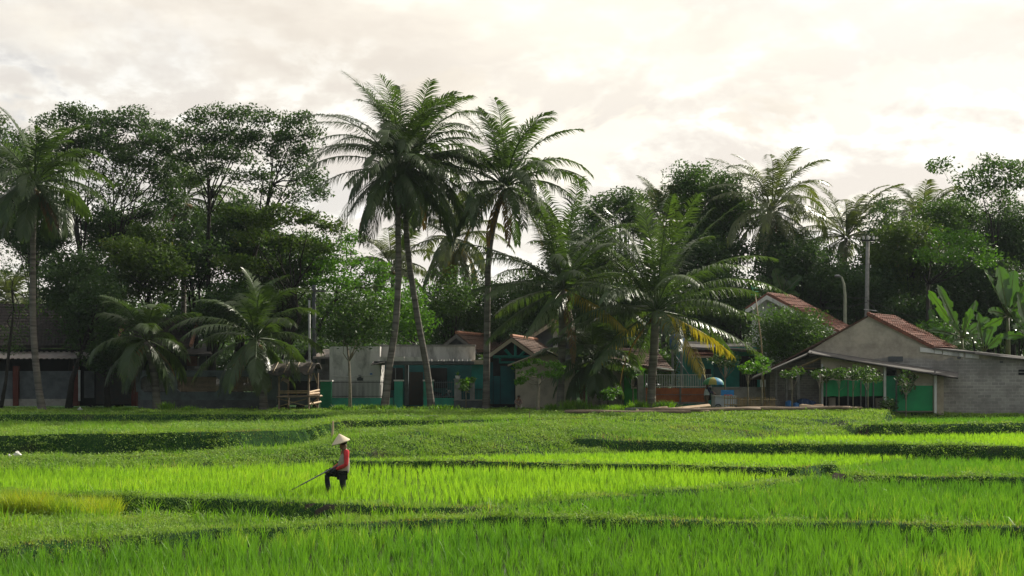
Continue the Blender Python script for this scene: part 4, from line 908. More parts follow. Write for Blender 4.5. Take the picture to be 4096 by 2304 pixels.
railing('garden_gate', 'small weathered gate between the two concrete pillars', 461.2, 470, 388, 402, 76.3, 'woodgrey', 2.2, None, 'gate')
railing('iron_fence', 'dark iron gate below the low wall before the teal gabled house', 474.8, 486, 388, 406, 76.3, 'iron', 1.4, None)
w = thing('low_wall', 'low dark concrete wall at the foot of the teal wall', 'wall', P(470,405,75.8))
MB().bp(454,490,400.5,408,75.8,.2).build('wall', M['concrete_dark'], w); MB().bp(453.6,490.4,399.6,400.5,75.76,.28).build('coping', M['concrete'], w)

# brown roof behind the parapet
def gable_house(name, label, apex, lw, rw, Y, depth, wall, roof, ridge_to, eave_to, cat='house', base=404, rows=9, cols=16, over=1.5, thick=.12, barge=None):
    """front gable facing the viewer: apex and two eave points in the picture, receding by depth metres"""
    h = thing(name, label, cat, P((lw[0]+rw[0])/2, base, Y))
    a, l, r = P(*apex, Y), P(*lw, Y), P(*rw, Y)
    zb = P(0, base+4, Y).z
    MB().prism([(l.x+.15, zb), (r.x-.15, zb), (r.x-.15, r.z-.12), (a.x, a.z-.14), (l.x+.15, l.z-.12)], Y, Y+depth).build('wall', M[wall], h)
    dv = Vector((ridge_to, depth+.3, 0)); fr = Vector((0,-over*.25,0))
    for q, nm in ((l, 'l'), (r, 'r')):
        e = q - (a-q).normalized()*.35
        rf = MB().slab(e+fr, a+fr, a+dv, e+dv, thick).build('roof', M[roof], h)
        tile_roof('roof_tiles', e+fr, e+dv, a+dv, a+fr, rows, cols, M[roof], rf, .012)
    if barge:
        mb = MB()
        for q in (l, r):
            e = q - (a-q).normalized()*.38
            mb.hexa([e+fr+Vector((0,-.05,-.25)), a+fr+Vector((0,-.05,-.25)), a+fr+Vector((0,-.005,-.25)), e+fr+Vector((0,-.005,-.25)), e+fr+Vector((0,-.05,-.02)), a+fr+Vector((0,-.05,-.02)), a+fr+Vector((0,-.005,-.02)), e+fr+Vector((0,-.005,-.02))])
        mb.build('bargeboard', M[barge], h)
    MB().tube([a+fr+Vector((0,0,.09)), a+dv+Vector((0,0,.09))], .1, 6).build('ridge_cap', M['ridge_tile'], h)
    return h
gable_house('tiled_house', 'small grey gable with weathered tiles peeking over the white parapet', (456.5,334), (441,346.5), (472,346.5), 85, 6, 'concrete_dark', 'tile_brown', 2.6, 0, barge='woodgrey', rows=8, cols=14)
h = gable_house('teal_house', 'small house with an open teal roof truss under its brown tiled gable', (511.5,337.5), (490,353), (533,353), 77.5, 6, 'black', 'tile_brown', 1.5, 0, barge='plaster_beige', rows=10, cols=16)
mb = MB(); Yt = 77.4
def beam(a, b, w_=.08): mb.tube([P(*a, Yt), P(*b, Yt)], w_, 4)
beam((493,356.8),(530,356.8)); beam((515.5,342),(515.5,356)); beam((505,349.5),(511.5,356.5)); beam((526,350),(519.5,356.5)); beam((499,362.5),(515,362.5),.06); beam((500,357),(500,362.5),.05)
mb.build('roof_truss', M['teal'], h)
MB().bp(488,493,362,404,77.45,.05).build('teal_wall', M['tealdark'], h)
MB().bp(500.5,514.5,366,404,77.43,.07).build('teal_wall', M['tealdark'], h)
MB().bp(493.5,500,376,404,77.4,.09).build('door', M['tealdark'], h)
h = gable_house('tiled_house', 'taller grey gabled house with a white strip, behind the teal truss house', (551.5,322), (524,339.5), (579,339.5), 84, 7, 'concrete_dark', 'tile_brown', 1.0, 0, barge='plaster_beige', rows=9, cols=16)
MB().bp(553,557.5,330,349,83.93,.06).build('white_panel', M['plaster_white'], h)

# beige shed
h = thing('beige_shed', 'beige plastered shed with a sloping roof edge behind the young umbrella shaped tree', 'shed', P(545,406,76))
zb = P(0,410,76).z
MB().prism([(Xp(515.5,76),zb),(Xp(577,76),zb),(Xp(577,76),Zp(367,76)),(Xp(545.5,76),Zp(351,76)),(Xp(515.5,76),Zp(363.2,76))],76,80).build('wall', M['plaster_beige'], h)
MB().slab(P(507,365,75.6),P(546,350,75.6),P(546,350,80.2),P(507,365,80.2),.09).build('roof', M['asbestos'], h)
MB().slab(P(546,350,75.6),P(588,371,75.6),P(588,371,80.2),P(546,350,80.2),.09).build('roof', M['asbestos'], h)
MB().slab(P(545,349.2,75.5),P(553,353,75.5),P(553,352.7,76.6),P(545,349,76.6),.03).build('roof_patch', M['plaster_white'], h)
mb = MB(); mb.tube([P(508,365.6,75.55),P(546,350.9,75.55)],.045,4); mb.build('bargeboard', M['plaster_beige'], h)
MB().bp(520,532,400,404,75.9,.09).build('stain_panel', M['concrete_dark'], h) if False else None
st = thing('stall', 'narrow stall with light green posts and a pale door right of the tall grass clump', 'stall', P(581,403,75.2))
for a, b, y0 in ((577.2,582,370),(585.6,587.4,371)): MB().bp(a,b,y0,405 if a > 580 else 397.5,75.2,.2).build('post', M['lime'], st)
MB().bp(576.4,582.8,370.0,397.6,75.45,.12).build('panel', M['lime'], st)
MB().bp(582,585.6,391,404,75.5,.06).build('door', M['pinkwall'], st)
MB().bp(582,585.6,370,391,75.5,.05).build('curtain', M['concrete_dark'], st)
MB().bp(575,590,368,370,74.9,1.4).build('roof', M['asbestos'], st)

# green house
h = thing('green_house', 'bright kelly green house with a low brown tiled roof and a small white window', 'house', P(620,403,78))
MB().bp(590,625,371,407,78.3,4).build('wall', M['plaster_grey'], h)
MB().bp(624.4,645,366,407,78,4.5).build('green_wall', M['kelly'], h)
MB().bp(624,645.4,362,366,77.9,4.6).build('wall_top', M['plaster_beige'], h)
MB().bp(626,633,364.2,371,77.9,.05).build('window', M['concrete_dark'], h) if False else None
rf = MB().slab(P(600,361.5,77.3),P(673,370,77.3),P(656,350,82),P(608,348,82),.1).build('roof', M['tile_brown'], h)
tile_roof('roof_tiles', P(600,361.5,77.3),P(673,370,77.3),P(656,350,82),P(608,348,82), 9, 26, M['tile_brown'], rf, .012)
mb = MB(); mb.tube([P(602,361.5,77.2),P(640,366.3,77.2)],.07,4); mb.tube([P(655,367.6,77.2),P(674,370.2,77.2)],.05,4); mb.build('eave_board', M['plaster_white'], h)
wn = MB().bp(632.2,637,374.5,387,77.93,.06).build('window', M['black'], h)
mb = MB()
for a, b, c, d in ((631.4,632.2,373,388.6),(637,637.8,373,388.6),(632.2,637,373,374.4),(632.2,637,387,388.6)): mb.bp(a,b,c,d,77.86,.12)
mb.build('frame', M['plaster_white'], wn)
pillar('rough concrete post between the green house and the orange fence', 637.8, 643.8, 370.5, 'concrete', Y=77, cap='concrete', name='concrete_post')

# orange fence
h = thing('orange_fence', 'orange sheet metal fence topped with white pickets behind the widest palm', 'fence', P(675,404,77))
for a, b in ((645,679.6),(681.4,706)):
    mb = MB(); n = int((b-a)/2.6)
    for i in range(n): mb.bp(a+i*(b-a)/n, a+(i+.93)*(b-a)/n, 388, 402, 77.0+.015*(i%2), .03)
    mb.bp(a,b,388.6,401.6,77.05,.03); mb.build('panel', M['orange'], h)
for x in (645,680.5,706): MB().bp(x-.8,x+.8,387,404,76.93,.12).build('post', M['woodgrey'], h)
mb = MB(); mb.bp(645,706,394.4,394.9,76.96,.03); mb.bp(645,706,402.1,403.8,76.95,.1); mb.build('rail', M['woodgrey'], h)
mb = MB(); x = 645.3
while x < 712: mb.bp(x,x+.5,374.8,387.6,77.05,.03); x += 1.72
mb.bp(645,712,374.4,375,77.09,.03); mb.bp(645,712,386.3,387,77.09,.03); mb.build('pickets', M['whitemetal'], h)

# teal house
h = thing('teal_house', 'teal painted house with a small brown tiled awning and dark openings, behind the picket fence', 'house', P(722,390,82))
MB().bp(686.3,760,347,405,82,5).build('wall', M['teal'], h)
rf = MB().slab(P(687.5,354.5,80.6),P(714,355.5,80.6),P(711,348,82.2),P(690,347.5,82.2),.16).build('awning', M['tile_red'], h)
tile_roof('roof_tiles', P(687.5,354.5,80.6),P(714,355.5,80.6),P(711,348,82.2),P(690,347.5,82.2), 4, 12, M['tile_red'], rf, .012)
MB().slab(P(684,346.5,81),P(764,350.5,81),P(762,344,87),P(684,341,87),.12).build('roof', M['asbestos'], h)
MB().bp(688,711,356.4,357.6,80.55,.2).build('fascia', M['plaster_beige'], h)
dr = MB().bp(703.5,711,369,400,81.95,.06).build('door', M['black'], h)
MB().bp(702.6,703.4,368,400,81.9,.12).build('frame', M['tealdark'], dr)
MB().bp(714,722,362,399,81.9,.09).build('pillar', M['tealdark'], h)
MB().bp(739.6,757,356,387,81.93,.08).build('window', M['black'], h)
mb = MB()
for i in range(7): mb.bp(741+i*2.3,741.4+i*2.3,364,387,81.85,.05)
mb.build('grille', M['iron'], h)
MB().bp(736,758,352.5,355.5,81.6,.5).build('lintel', M['mint'], h)
w = thing('low_wall', 'low grey wall before the teal house, behind the food cart', 'wall', P(742,400,77.5))
MB().bp(712,774,388,407,77.5,.2).build('wall', M['plaster_grey'], w); MB().bp(711.6,774.4,387,388,77.45,.3).build('coping', M['concrete'], w)

# water tower
wt = thing('water_tower', 'blue water tank on a thin steel frame left of the teal house', 'water tank', P(677,390,80))
MB().lathe([(.05,Zp(349.5,80)),(.40,Zp(349.3,80)),(.42,Zp(342,80)),(.42,Zp(337,80)),(.30,Zp(334.4,80)),(.1,Zp(334,80))], Xp(677,80), 80, 14).build('tank', M['darkblue2'] if 'darkblue2' in M else M['bluebarrel'], wt, True)
mb = MB(); x0, x1 = Xp(672.5,80), Xp(681.5,80)
for x in (x0, x1):
    for y in (79.75, 80.3): mb.tube([(x,y,Zp(405,80)),(x,y,Zp(350,80))],.035,4)
mb.tube([(x0,79.75,Zp(352,80)),(x1+.5,79.75,Zp(378,80))],.02,4); mb.tube([(x0,79.75,Zp(378,80)),(x1,79.75,Zp(352,80))],.02,4)
mb.box(x0-.08,x1+.08,79.7,80.35,Zp(350.4,80),Zp(349.6,80)); mb.build('frame', M['steelgrey'], wt)
MB().slab(P(679,349,79.2),P(690,346,79.2),P(690,344,80),P(679,347,80),.05).build('awning', M['plaster_beige'], wt) if False else None

# red roofed house
h = thing('red_roofed_house', 'house with a long sloping red tile roof rising behind the rounded green tree', 'house', P(800,380,86))
A_, B_ = P(842,333,84), P(766.5,293,84); bq = Vector((1.9,2.4,0))
rf = MB().slab(A_,A_+bq,B_+bq,B_,.12).build('roof', M['tile_red'], h)
tile_roof('roof_tiles', A_, A_+bq, B_+bq, B_, 26, 11, M['tile_red'], rf, .02)
MB().prism([(Xp(769,84.4),Zp(405,84.4)),(Xp(836,84.4),Zp(405,84.4)),(Xp(836,84.4),Zp(335,84.4)),(Xp(767.5,84.4),Zp(298,84.4)),(Xp(752,84.4),Zp(306,84.4)),(Xp(752,84.4),Zp(405,84.4))],84.4,86.4, 1.3).build('wall', M['plaster_white'], h)
MB().slab(P(745,308,84),P(766.5,293,84),P(766.5,293,84)+bq,P(745,308,84)+bq,.12).build('roof', M['tile_red'], h)
mb = MB(); mb.hexa([tuple(Vector(p)+Vector((0,dy,dz))) for p, dy, dz in ((P(766.5,293,84),-.1,-.38),(P(842,333,84),-.1,-.38),(P(842,333,84),-.03,-.38),(P(766.5,293,84),-.03,-.38),(P(766.5,293,84),-.1,-.13),(P(842,333,84),-.1,-.13),(P(842,333,84),-.03,-.13),(P(766.5,293,84),-.03,-.13))])
mb.hexa([tuple(Vector(p)+Vector((0,dy,dz))) for p, dy, dz in ((P(745,308,84),-.1,-.38),(P(766.5,293,84),-.1,-.38),(P(766.5,293,84),-.03,-.38),(P(745,308,84),-.03,-.38),(P(745,308,84),-.1,-.13),(P(766.5,293,84),-.1,-.13),(P(766.5,293,84),-.03,-.13),(P(745,308,84),-.03,-.13))])
mb.build('bargeboard', M['plaster_white'], h)

# big block house on the right
h = thing('block_house', 'large unpainted block and plaster gabled house at the right with an old red tile roof', 'house', P(900,413,77))
Yb = 77.0; zb = Zp(420, Yb)
outl = [(809,420),(1100,420),(1100,366),(1024,360),(932,348.8),(925,345),(868,316),(850,326),(809,351.5)]
MB().prism([(Xp(a,Yb),Zp(b,Yb)) for a, b in outl], Yb, Yb+2.2, 1.5).build('wall', M['brickwall'], h)
a0, a1 = P(868,314.3,Yb-.1), P(934,348,Yb-.1); bk = Vector((2.1,2.7,0))
rf = MB().slab(a0,a1,a1+bk,a0+bk,.1).build('roof', M['tile_red'], h)
tile_roof('roof_tiles', a1, a1+bk, a0+bk, a0, 26, 12, M['tile_red'], rf, .05)
mb = MB(); 
for i in range(26):
    t = (i+.5)/26; q = a0.lerp(a1, t); mb.lathe([(.13,q.z-.02),(.12,q.z+.13),(.05,q.z+.17)], q.x, q.y+.1, 6)
mb.build('edge_tiles', M['tile_red'], h)
MB().slab(P(751,378,Yb-.5),P(868,315.4,Yb-.02),P(868,315.4,Yb)+bk,P(751,378,Yb-.5)+bk,.09).build('roof', M['tile_brown'], h)
MB().slab(P(932,347.6,Yb-.15),P(1100,366,Yb-.15),P(1100,366,Yb)+bk,P(932,347.6,Yb)+bk,.08).build('roof', M['asbestos'], h)
mb = MB()
for a, b in ((920.2,934),(934.6,942),(943,963.6),(965.6,979)):
    ya = 347.2+(a-920)*.125; yb_ = 347.2+(b-920)*.125
    mb.pp([(a,ya+4.6),(b,yb_+4.2),(b,yb_),(a,ya)], Yb-.06, .12)
mb.build('painted_blocks', M['plaster_white'], h)
vt = MB().bp(1018.6,1032,369.6,375,Yb-.02,.3).build('vent', M['black'], h)
MB().bp(1018.6,1032,371.8,372.6,Yb-.06,.05).build('slat', M['concrete'], vt)
mb = MB(); mb.bp(888.5,903,356.4,361.6,Yb-.03,.05); mb.bp(1000,1003,361,363,Yb-.05,.06); mb.bp(957.5,961,357,358.6,Yb-.05,.06); mb.build('blocked_hole', M['concrete_dark'], h)
MB().slab(P(975,353.5,Yb-.4),P(1100,367,Yb-.4),P(1100,365.5,Yb),P(975,352,Yb),.05).build('eave', M['asbestos'], h)
# left aisle of the block house
w = thing('side_shed', 'rough block side shed with a long lean-to eave left of the green tarpaulin', 'shed', P(795,412,75.6))
MB().prism([(Xp(770,75.6),Zp(416,75.6)),(Xp(823,75.6),Zp(416,75.6)),(Xp(823,75.6),Zp(354,75.6)),(Xp(770,75.6),Zp(370,75.6))],75.6,76.9).build('wall', M['brickwall2'], w)
MB().slab(P(752,378,74.6),P(812,352,74.6),P(812,350.5,76.9),P(754,375.5,76.9),.07).build('roof', M['asbestos'], w)
mb = MB()
for x, y0 in ((786.5,374),(798,368),(776,372)): mb.tube([P(x,414,75.0),P(x,y0-2,75.0)],.07 if x != 798 else .12,5)
mb.build('post', M['woodgrey'], w)
mb = MB(); mb.tube([P(790,371,74.9),P(822,357.5,74.9)],.06,4); mb.tube([P(786,368.5,75.3),P(824,368.5,75.3)],.04,4); mb.build('beam', M['bamboo'], w)
MB().bp(788.5,793,372,390,75.5,.06).build('sheet', M['galv'], w)

# lean-to with green tarpaulin
w = thing('lean_to_shed', 'lean-to shed with green tarpaulin and dark sloping roof before the block house', 'shed', P(880,412,75.2))
Yl = 75.2; zl = Zp(416,Yl)
MB().prism([(Xp(821,Yl),Zp(381,Yl)),(Xp(884,Yl),Zp(381,Yl)),(Xp(884,Yl),Zp(366,Yl)),(Xp(821,Yl),Zp(355,Yl))],Yl,Yl+.12).build('wall', M['plaster_stain'] if 'plaster_stain' in M else M['plaster_beige'], w)
MB().prism([(Xp(897,Yl),Zp(412,Yl)),(Xp(934,Yl),Zp(412,Yl)),(Xp(934,Yl),Zp(374,Yl)),(Xp(897,Yl),Zp(368,Yl))],Yl,Yl+.12).build('wall', M['plaster_beige'], w)
MB().slab(P(808,352.5,Yl-.6),P(958,377.5,Yl-.6),P(958,372.5,Yl+1.7),P(810,349.5,Yl+1.7),.06).build('roof', M['asbestos'], w)
mb = MB(); mb.tube([P(808,353.2,Yl-.62),P(958,378.2,Yl-.62)],.05,4); mb.build('roof_edge', M['iron'], w)
mb = MB(); n = 14
V = []; 
for i in range(n+1):
    x = 822.6+i*(873.6-822.6)/n
    for y in (380.3,385.6,391,396.3): V.append(tuple(P(x, y+.4*math.sin(i*1.7), Yl-.08+.03*math.sin(i*2.3+y))))
mb.v = V; mb.f = [(i*4+k, i*4+k+1, i*4+k+5, i*4+k+4) for i in range(n) for k in range(3)]
mb.build('green_tarpaulin', M['greentarp'], w, True)
MB().bp(874,884,380,396,Yl+.02,.06).build('green_panel', M['greentarp'], w)
MB().bp(897.4,932.8,385.6,410.8,Yl-.06,.05).build('green_panel', M['greentarp'], w)
dr = MB().bp(886,895.6,376,411,Yl-.02,.06).build('door', M['green'], w)
MB().bp(885.5,896,370,375.4,Yl+.05,.3).build('fanlight', M['black'], w)
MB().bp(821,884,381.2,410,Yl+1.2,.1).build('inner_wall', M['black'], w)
mb = MB()
for x in (822,826.5,848.2,861,866,873.6,884.5,896.6,935.2): mb.bp(x-.5,x+.5,(381 if x < 880 else 370),412,Yl-.15,.08)
mb.build('post', M['woodgrey'], w)
for x, ww in ((821.8,1.5),(884,2.2),(934.6,2.2)): MB().bp(x-.2,x+ww,364 if x < 900 else 374,413,Yl-.2,.14).build('post', M['plaster_white'], w)
mb = MB(); mb.bp(821,886,408.4,409.6,Yl-.5,.55); mb.build('shelf', M['woodgrey'], w)
mb = MB()
for x, ww, y in ((829,6.5,397.5),(876,7.5,398)): mb.bp(x,x+ww,y,408,Yl+.5,.2)
mb.build('stacked_blocks', M['plaster_beige'], w)
MB().prism([(Xp(938,Yl),Zp(414,Yl)),(Xp(946,Yl),Zp(416,Yl)),(Xp(946,Yl),Zp(376,Yl)),(Xp(938,Yl),Zp(375,Yl))],Yl+.4,Yl+1.8).build('side_wall', M['plaster_beige'], w)

# bamboo hut
h = thing('bamboo_hut', 'small open bamboo hut with a ragged dark tarpaulin roof and sunlit side rails', 'hut', P(297,407,73))
Yh = 73.; Yk = 74.6
def bt(pts, r_=.035, name='pole', m='bamboo', sides=5): return MB().tube(pts, r_, sides).build(name, M[m], h)
for (a, Y) in ((278.8,Yh),(308.6,Yh),(288.2,Yk),(317.6,Yk)):
    p = P(a, 409, Y); p.z = terr_z(p.x, Y)-.05; bt([p, P(a+.2,375 if Y == Yh else 373,Y)], .055, 'post', 'wood')
for y in (391.2,393,396.5): bt([P(278,y,Yh),P(309,y-.3,Yh)], .03, 'rail')
bt([P(277,397,Yh-.05),P(320,396,Yh-.05)], .05, 'rail', 'wood')
for a, b in (((308,392.5),(319,390)),((308,394),(319,393)),((308.5,396.3),(321.5,396)),((309,404.3),(320.5,401.8))):
    bt([P(*a,Yh+.05), P(b[0],b[1],Yk+.1)], .06, 'side_rail', 'woodpale')  # paler than the other rails: sunlight on this side put into the colour
for a, b in (((280,399),(307,406)),((280,406),(306,399)),((309,400),(317,406)),((309,406),(317,399)),((313,373),(309,383)),((314,373),(317,383)),((281,382),(285,375))):
    bt([P(*a,Yh+.1), P(*b,Yh+.1)], .022, 'brace')
MB().slab(P(279,396.3,Yh),P(309,396.3,Yh),P(318,395.3,Yk),P(288,395.3,Yk),.05).build('floor', M['bamboo'], h)
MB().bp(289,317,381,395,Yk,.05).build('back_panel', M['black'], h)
n1, n2 = 22, 8; V = []; Fq = []
for j in range(n2+1):
    for i in range(n1+1):
        u, v_ = i/n1, j/n2; x = 270.5+u*43+v_*3; Y = Yh-.7+v_*2.7
        zz = Zp(374.8,Yh)+ .62*math.sin(math.pi*min(1, v_*.75+.04))+.13*fbm(np.array([u*7.]), np.array([v_*4.]), 55)[0]*2 + .05*math.sin(u*26)*(1-v_)
        V.append((Xp(x, Yh)+(Y-Yh)*0, Y, zz - (.12*math.sin(u*17)**2 if j == 0 else 0)))
for j in range(n2):
    for i in range(n1): a = j*(n1+1)+i; Fq.append((a, a+1, a+n1+2, a+n1+1))
o = npmesh('roof', V, [np.array(Fq)], None, M['tarp'], h, True); sm = o.modifiers.new('s', 'SOLIDIFY'); sm.thickness = .06
for u in (.1,.35,.6,.9): bt([(Xp(271+43*u,Yh),Yh-.7,Zp(374.2,Yh)+.08),(Xp(272+43*u,Yh),Yh+.6,Zp(374.2,Yh)+.62)], .03, 'roof_pole')
MB().slab(P(281,379.5,Yh+.4),P(288.5,383.5,Yh+.4),P(289,379.8,Yh+1.3),P(283,376.5,Yh+1.2),.02).build('hanging_cloth', M['plaster_beige'], h)

# poles
def pole(name, label, pts, Y, r, mat, cat='pole', sides=8):
    q = [P(a, b, Y) for a, b in pts]; q[0].z = terr_z(q[0].x, Y)-.1
    root = thing(name, label, cat, q[0]); MB().tube(q, r, sides).build('shaft', M[mat], root, True); return root, q
u, q = pole('utility_pole', 'dark utility pole rising behind the bamboo hut into the tree crowns', [(314.5,404),(314.3,340),(314,285)], 79.5, .11, 'concrete_dark', 'utility pole')
MB().box(q[-1].x-.7,q[-1].x+.7,79.3,79.42,q[-1].z-.4,q[-1].z-.3).build('crossarm', M['woodgrey'], u)
u, q = pole('thin_pole', 'thin pale pole standing just left of the utility pole by the hut', [(309.8,404),(309.5,350),(309.3,300)], 78.8, .06, 'whitemetal')
MB().lathe([(.07,q[-1].z),(.09,q[-1].z+.03),(.02,q[-1].z+.12)], q[-1].x, q[-1].y, 8).build('cap', M['iron'], u)
u, q = pole('utility_pole', 'tall grey utility pole standing behind the ridge of the block house', [(866.5,400),(866.8,314),(867.8,236)], 89, [.17,.14,.11], 'concrete', 'utility pole')
MB().box(q[-1].x-.4,q[-1].x+.4,88.75,88.83,q[-1].z-.35,q[-1].z-.25).build('crossarm', M['iron'], u)
mb = MB()
for dx in (-.32,0,.32): mb.lathe([(.04,q[-1].z-.25),(.07,q[-1].z-.2),(.07,q[-1].z-.1),(.03,q[-1].z-.02)], q[-1].x+dx, 88.8, 8)
mb.build('insulators', M['plaster_white'], u)
mb = MB(); mb.tube([q[-1]+Vector((-.3,-.2,-4.6)), q[-1]+Vector((.5,-.2,-4.7))],.03,4); mb.build('cable_clamp', M['plaster_white'], u)
u, q = pole('street_lamp', 'curved street lamp on a pale pole left of the tall utility pole', [(845,400),(845,330),(845,295),(843.8,284),(841.5,277)], 87, [.12,.11,.1,.08,.06], 'polemetal', 'street lamp')
e = q[-1]; mb = MB(); mb.lathe([(.06,e.z-.02),(.19,e.z+.0),(.21,e.z+.07),(.1,e.z+.14)], e.x-.25, e.y, 12); mb.build('lamp_head', M['steelgrey'], u, True)
mb = MB(); mb.tube([e, e+Vector((-.25,0,.08))],.05,6); mb.build('arm', M['polemetal'], u)
u, q = pole('antenna', 'thin leaning bamboo pole with a small antenna on top beside the bright shrub', [(765.5,400),(761,340),(755,293)], 75.5, [.05,.04,.03], 'bamboo', 'antenna')
e = q[-1]; mb = MB()
for i, (l_, z_) in enumerate(((.5,0),(.4,.18),(.32,.36))): mb.tube([e+Vector((-l_*.5,0,z_-.1)), e+Vector((l_*.5,.1,z_-.1))],.02,4)
mb.tube([e+Vector((0,0,-.2)), e+Vector((-.2,0,.4))],.02,4); mb.build('elements', M['mint'], u)
mb = MB()
def wire(label, a, b, sag):
    pts = [a.lerp(b, t)+Vector((0,0,-sag*4*t*(1-t))) for t in np.linspace(0,1,14)]
    tag(MB().tube(pts, .018, 3).build('cable', M['iron']), label, 'cable')
wire('drooping black cable running from the tall utility pole towards the right edge', P(867.8,300,88.8), P(1060,322,86), 1.0)
wire('thin cable from the mango tree down to the parapet roof', P(395,330,78.6), P(417,345,79.6), .1)
wire('thin cable from the street lamp to the tall utility pole', P(845,296,87), P(867,297,88.8), .1)

wire('cable sagging from the left utility pole to the corner of the white house', P(314,289,79.4), P(380,345,79.4), .5)
wire('cable running from the left utility pole over the dark tile roof', P(314,288,79.4), P(-40,318,82), 1.0)
wire('service cable dropping from the tall utility pole to the block house wall', P(867,300,88.8), P(930,346,79.5), .4)
wire('long cable from the tall utility pole across to the red roofed house', P(867.5,302,88.8), P(770,294,86), .6)
# bamboo fence, barrels, cart, etc.
def picket(label, x0, x1, y0, y1, Y, step=1.0):
    g_ = thing('bamboo_fence', label, 'fence', P((x0+x1)/2, y1, Y)); mb = MB(); x = x0
    while x < x1:
        t_ = R.normal(0,.5); mb.tube([P(x,y1+1,Y),P(x+R.normal(0,.25),y0+t_,Y+R.normal(0,.02))],.018,4); x += step*R.uniform(.8,1.2)
    mb.build('slats', M['bamboo'], g_); mb = MB()
    for yy in (y0+2.2,(y0+y1)/2+1): mb.tube([P(x0-.5,yy,Y-.03),P(x1+.5,yy+.3,Y-.03)],.022,4)
    mb.build('rail', M['bamboo'], g_)
picket('thin bamboo stick fence between the food cart and the right shed', 738, 776, 397.5, 411, 72.6)
picket('short square bamboo lattice standing in front of the cart', 724.5, 737, 396, 411, 72.4, 2.6)
def barrel(label, px, Y, r_, h_, mat, name='barrel'):
    x = Xp(px, Y); z = terr_z(x, Y)
    o = thing(name, label, name, (x, Y, z), 'blue containers by the right shed'); MB().lathe([(r_*.9,z),(r_,z+.05),(r_,z+h_*.5),(r_*1.04,z+h_*.52),(r_,z+h_*.54),(r_,z+h_*.94),(r_*.85,z+h_)], x, Y, 16).build('body', M[mat], o, True)
    MB().lathe([(r_*.5,z+h_),(r_*.5,z+h_+.04),(.02,z+h_+.05)], x, Y, 12).build('lid', M[mat], o)
barrel('bright blue plastic barrel between the posts of the side shed', 789, 74.4, .2, .5, 'bluebarrel')
barrel('second bright blue barrel, right of the post', 796, 74.5, .16, .42, 'bluebarrel')
barrel('large dark blue drum behind the barrels', 803.5, 74.9, .34, .6, 'darkblue')
barrel('dark blue drum beside the orange clay pot', 811, 75.0, .26, .5, 'darkblue')
x = Xp(818.5,73.6); z = terr_z(x,73.6)
o = thing('clay_pot', 'broken orange clay pot in front of the tarpaulin shed', 'pot', (x,73.6,z)); MB().lathe([(.12,z),(.17,z+.12),(.22,z+.32),(.24,z+.36),(.2,z+.36),(.14,z+.1)], x, 73.6, 7).build('body', M['brickred'], o)
MB().box(x-.3,x-.16,73.4,73.6,z-.02,z+.12).build('shard', M['brickred'], o)

c = thing('food_cart', 'white food cart with a bright blue top panel beside the vendor', 'cart', P(725,408,74))
z0 = terr_z(Xp(725,74),74)
MB().box(Xp(715,74),Xp(736,74),74,75,z0+.16,Zp(396.5,74)).build('body', M['cartwhite'], c)
MB().box(Xp(714.3,74),Xp(737,74),73.9,75.1,Zp(396.5,74),Zp(395.8,74)).build('counter', M['whitemetal'], c)
MB().box(Xp(722.5,74),Xp(735.5,74),74.5,74.6,Zp(395.6,74),Zp(390,74)).build('top_panel', M['sign_blue'], c)
mb = MB()
for i in range(3): mb.box(Xp(725+i*3,74),Xp(727+i*3,74),74.2,74.35,Zp(395.8,74),Zp(394.6,74))
mb.build('food_boxes', M['brickred'], c)
for px in (718,733):
    x = Xp(px,74); mb = MB(); pts = [(x+.17*math.cos(a),73.96,z0+.17+.17*math.sin(a)) for a in np.linspace(0,2*math.pi,15)]; mb.tube(pts,.025,5)
    for a in np.linspace(0,math.pi,4)[:-1]: mb.tube([(x+.16*math.cos(a),73.96,z0+.17+.16*math.sin(a)),(x-.16*math.cos(a),73.96,z0+.17-.16*math.sin(a))],.01,3)
    mb.build('wheel', M['iron'], c)
# umbrella
um = thing('umbrella', 'open umbrella with green, yellow and blue panels held over the vendor and cart', 'umbrella', P(713,384,73.8))
ux, uy = Xp(713.3,73.8), 73.8; uz = Zp(377.2,73.8); cols = ['sign_teal','umb_green','umb_yellow','umb_teal','umb_green','umb_yellow','sign_teal','umb_green']
M['sign_teal'] = surf('umbrella_blue', (.02,.22,.4), (.02,.18,.34), 4, .6); M['umb_green'] = surf('umbrella_green', (.06,.24,.10), (.05,.2,.08), 4, .6)
M['umb_yellow'] = surf('umbrella_yellow', (.32,.30,.08), (.27,.25,.07), 4, .6); M['umb_teal'] = surf('umbrella_teal', (.03,.35,.28), (.03,.3,.24), 4, .6)
for k in range(8):
    V = []; rng = np.linspace(0, 1, 7)
    for r_ in rng:
        for j in range(5):
            a = (k+j/4)*math.pi/4+.2; rr = .57*math.sin(r_*math.pi/2*1.0)*(1-.03*math.sin(j/4*math.pi)); V.append((ux+rr*math.cos(a), uy+rr*math.sin(a), uz-.40*(1-math.cos(r_*math.pi/2))+.02*r_*math.sin(j/4*math.pi)))
    q = np.array([(i*5+j, i*5+j+1, i*5+j+6, i*5+j+5) for i in range(6) for j in range(4)])
    npmesh('panel', V, [q], None, M[cols[k]], um, True)
MB().tube([(ux,uy,uz+.06),(ux-.03,uy,uz-.95)],.012,5).build('shaft', M['iron'], um)
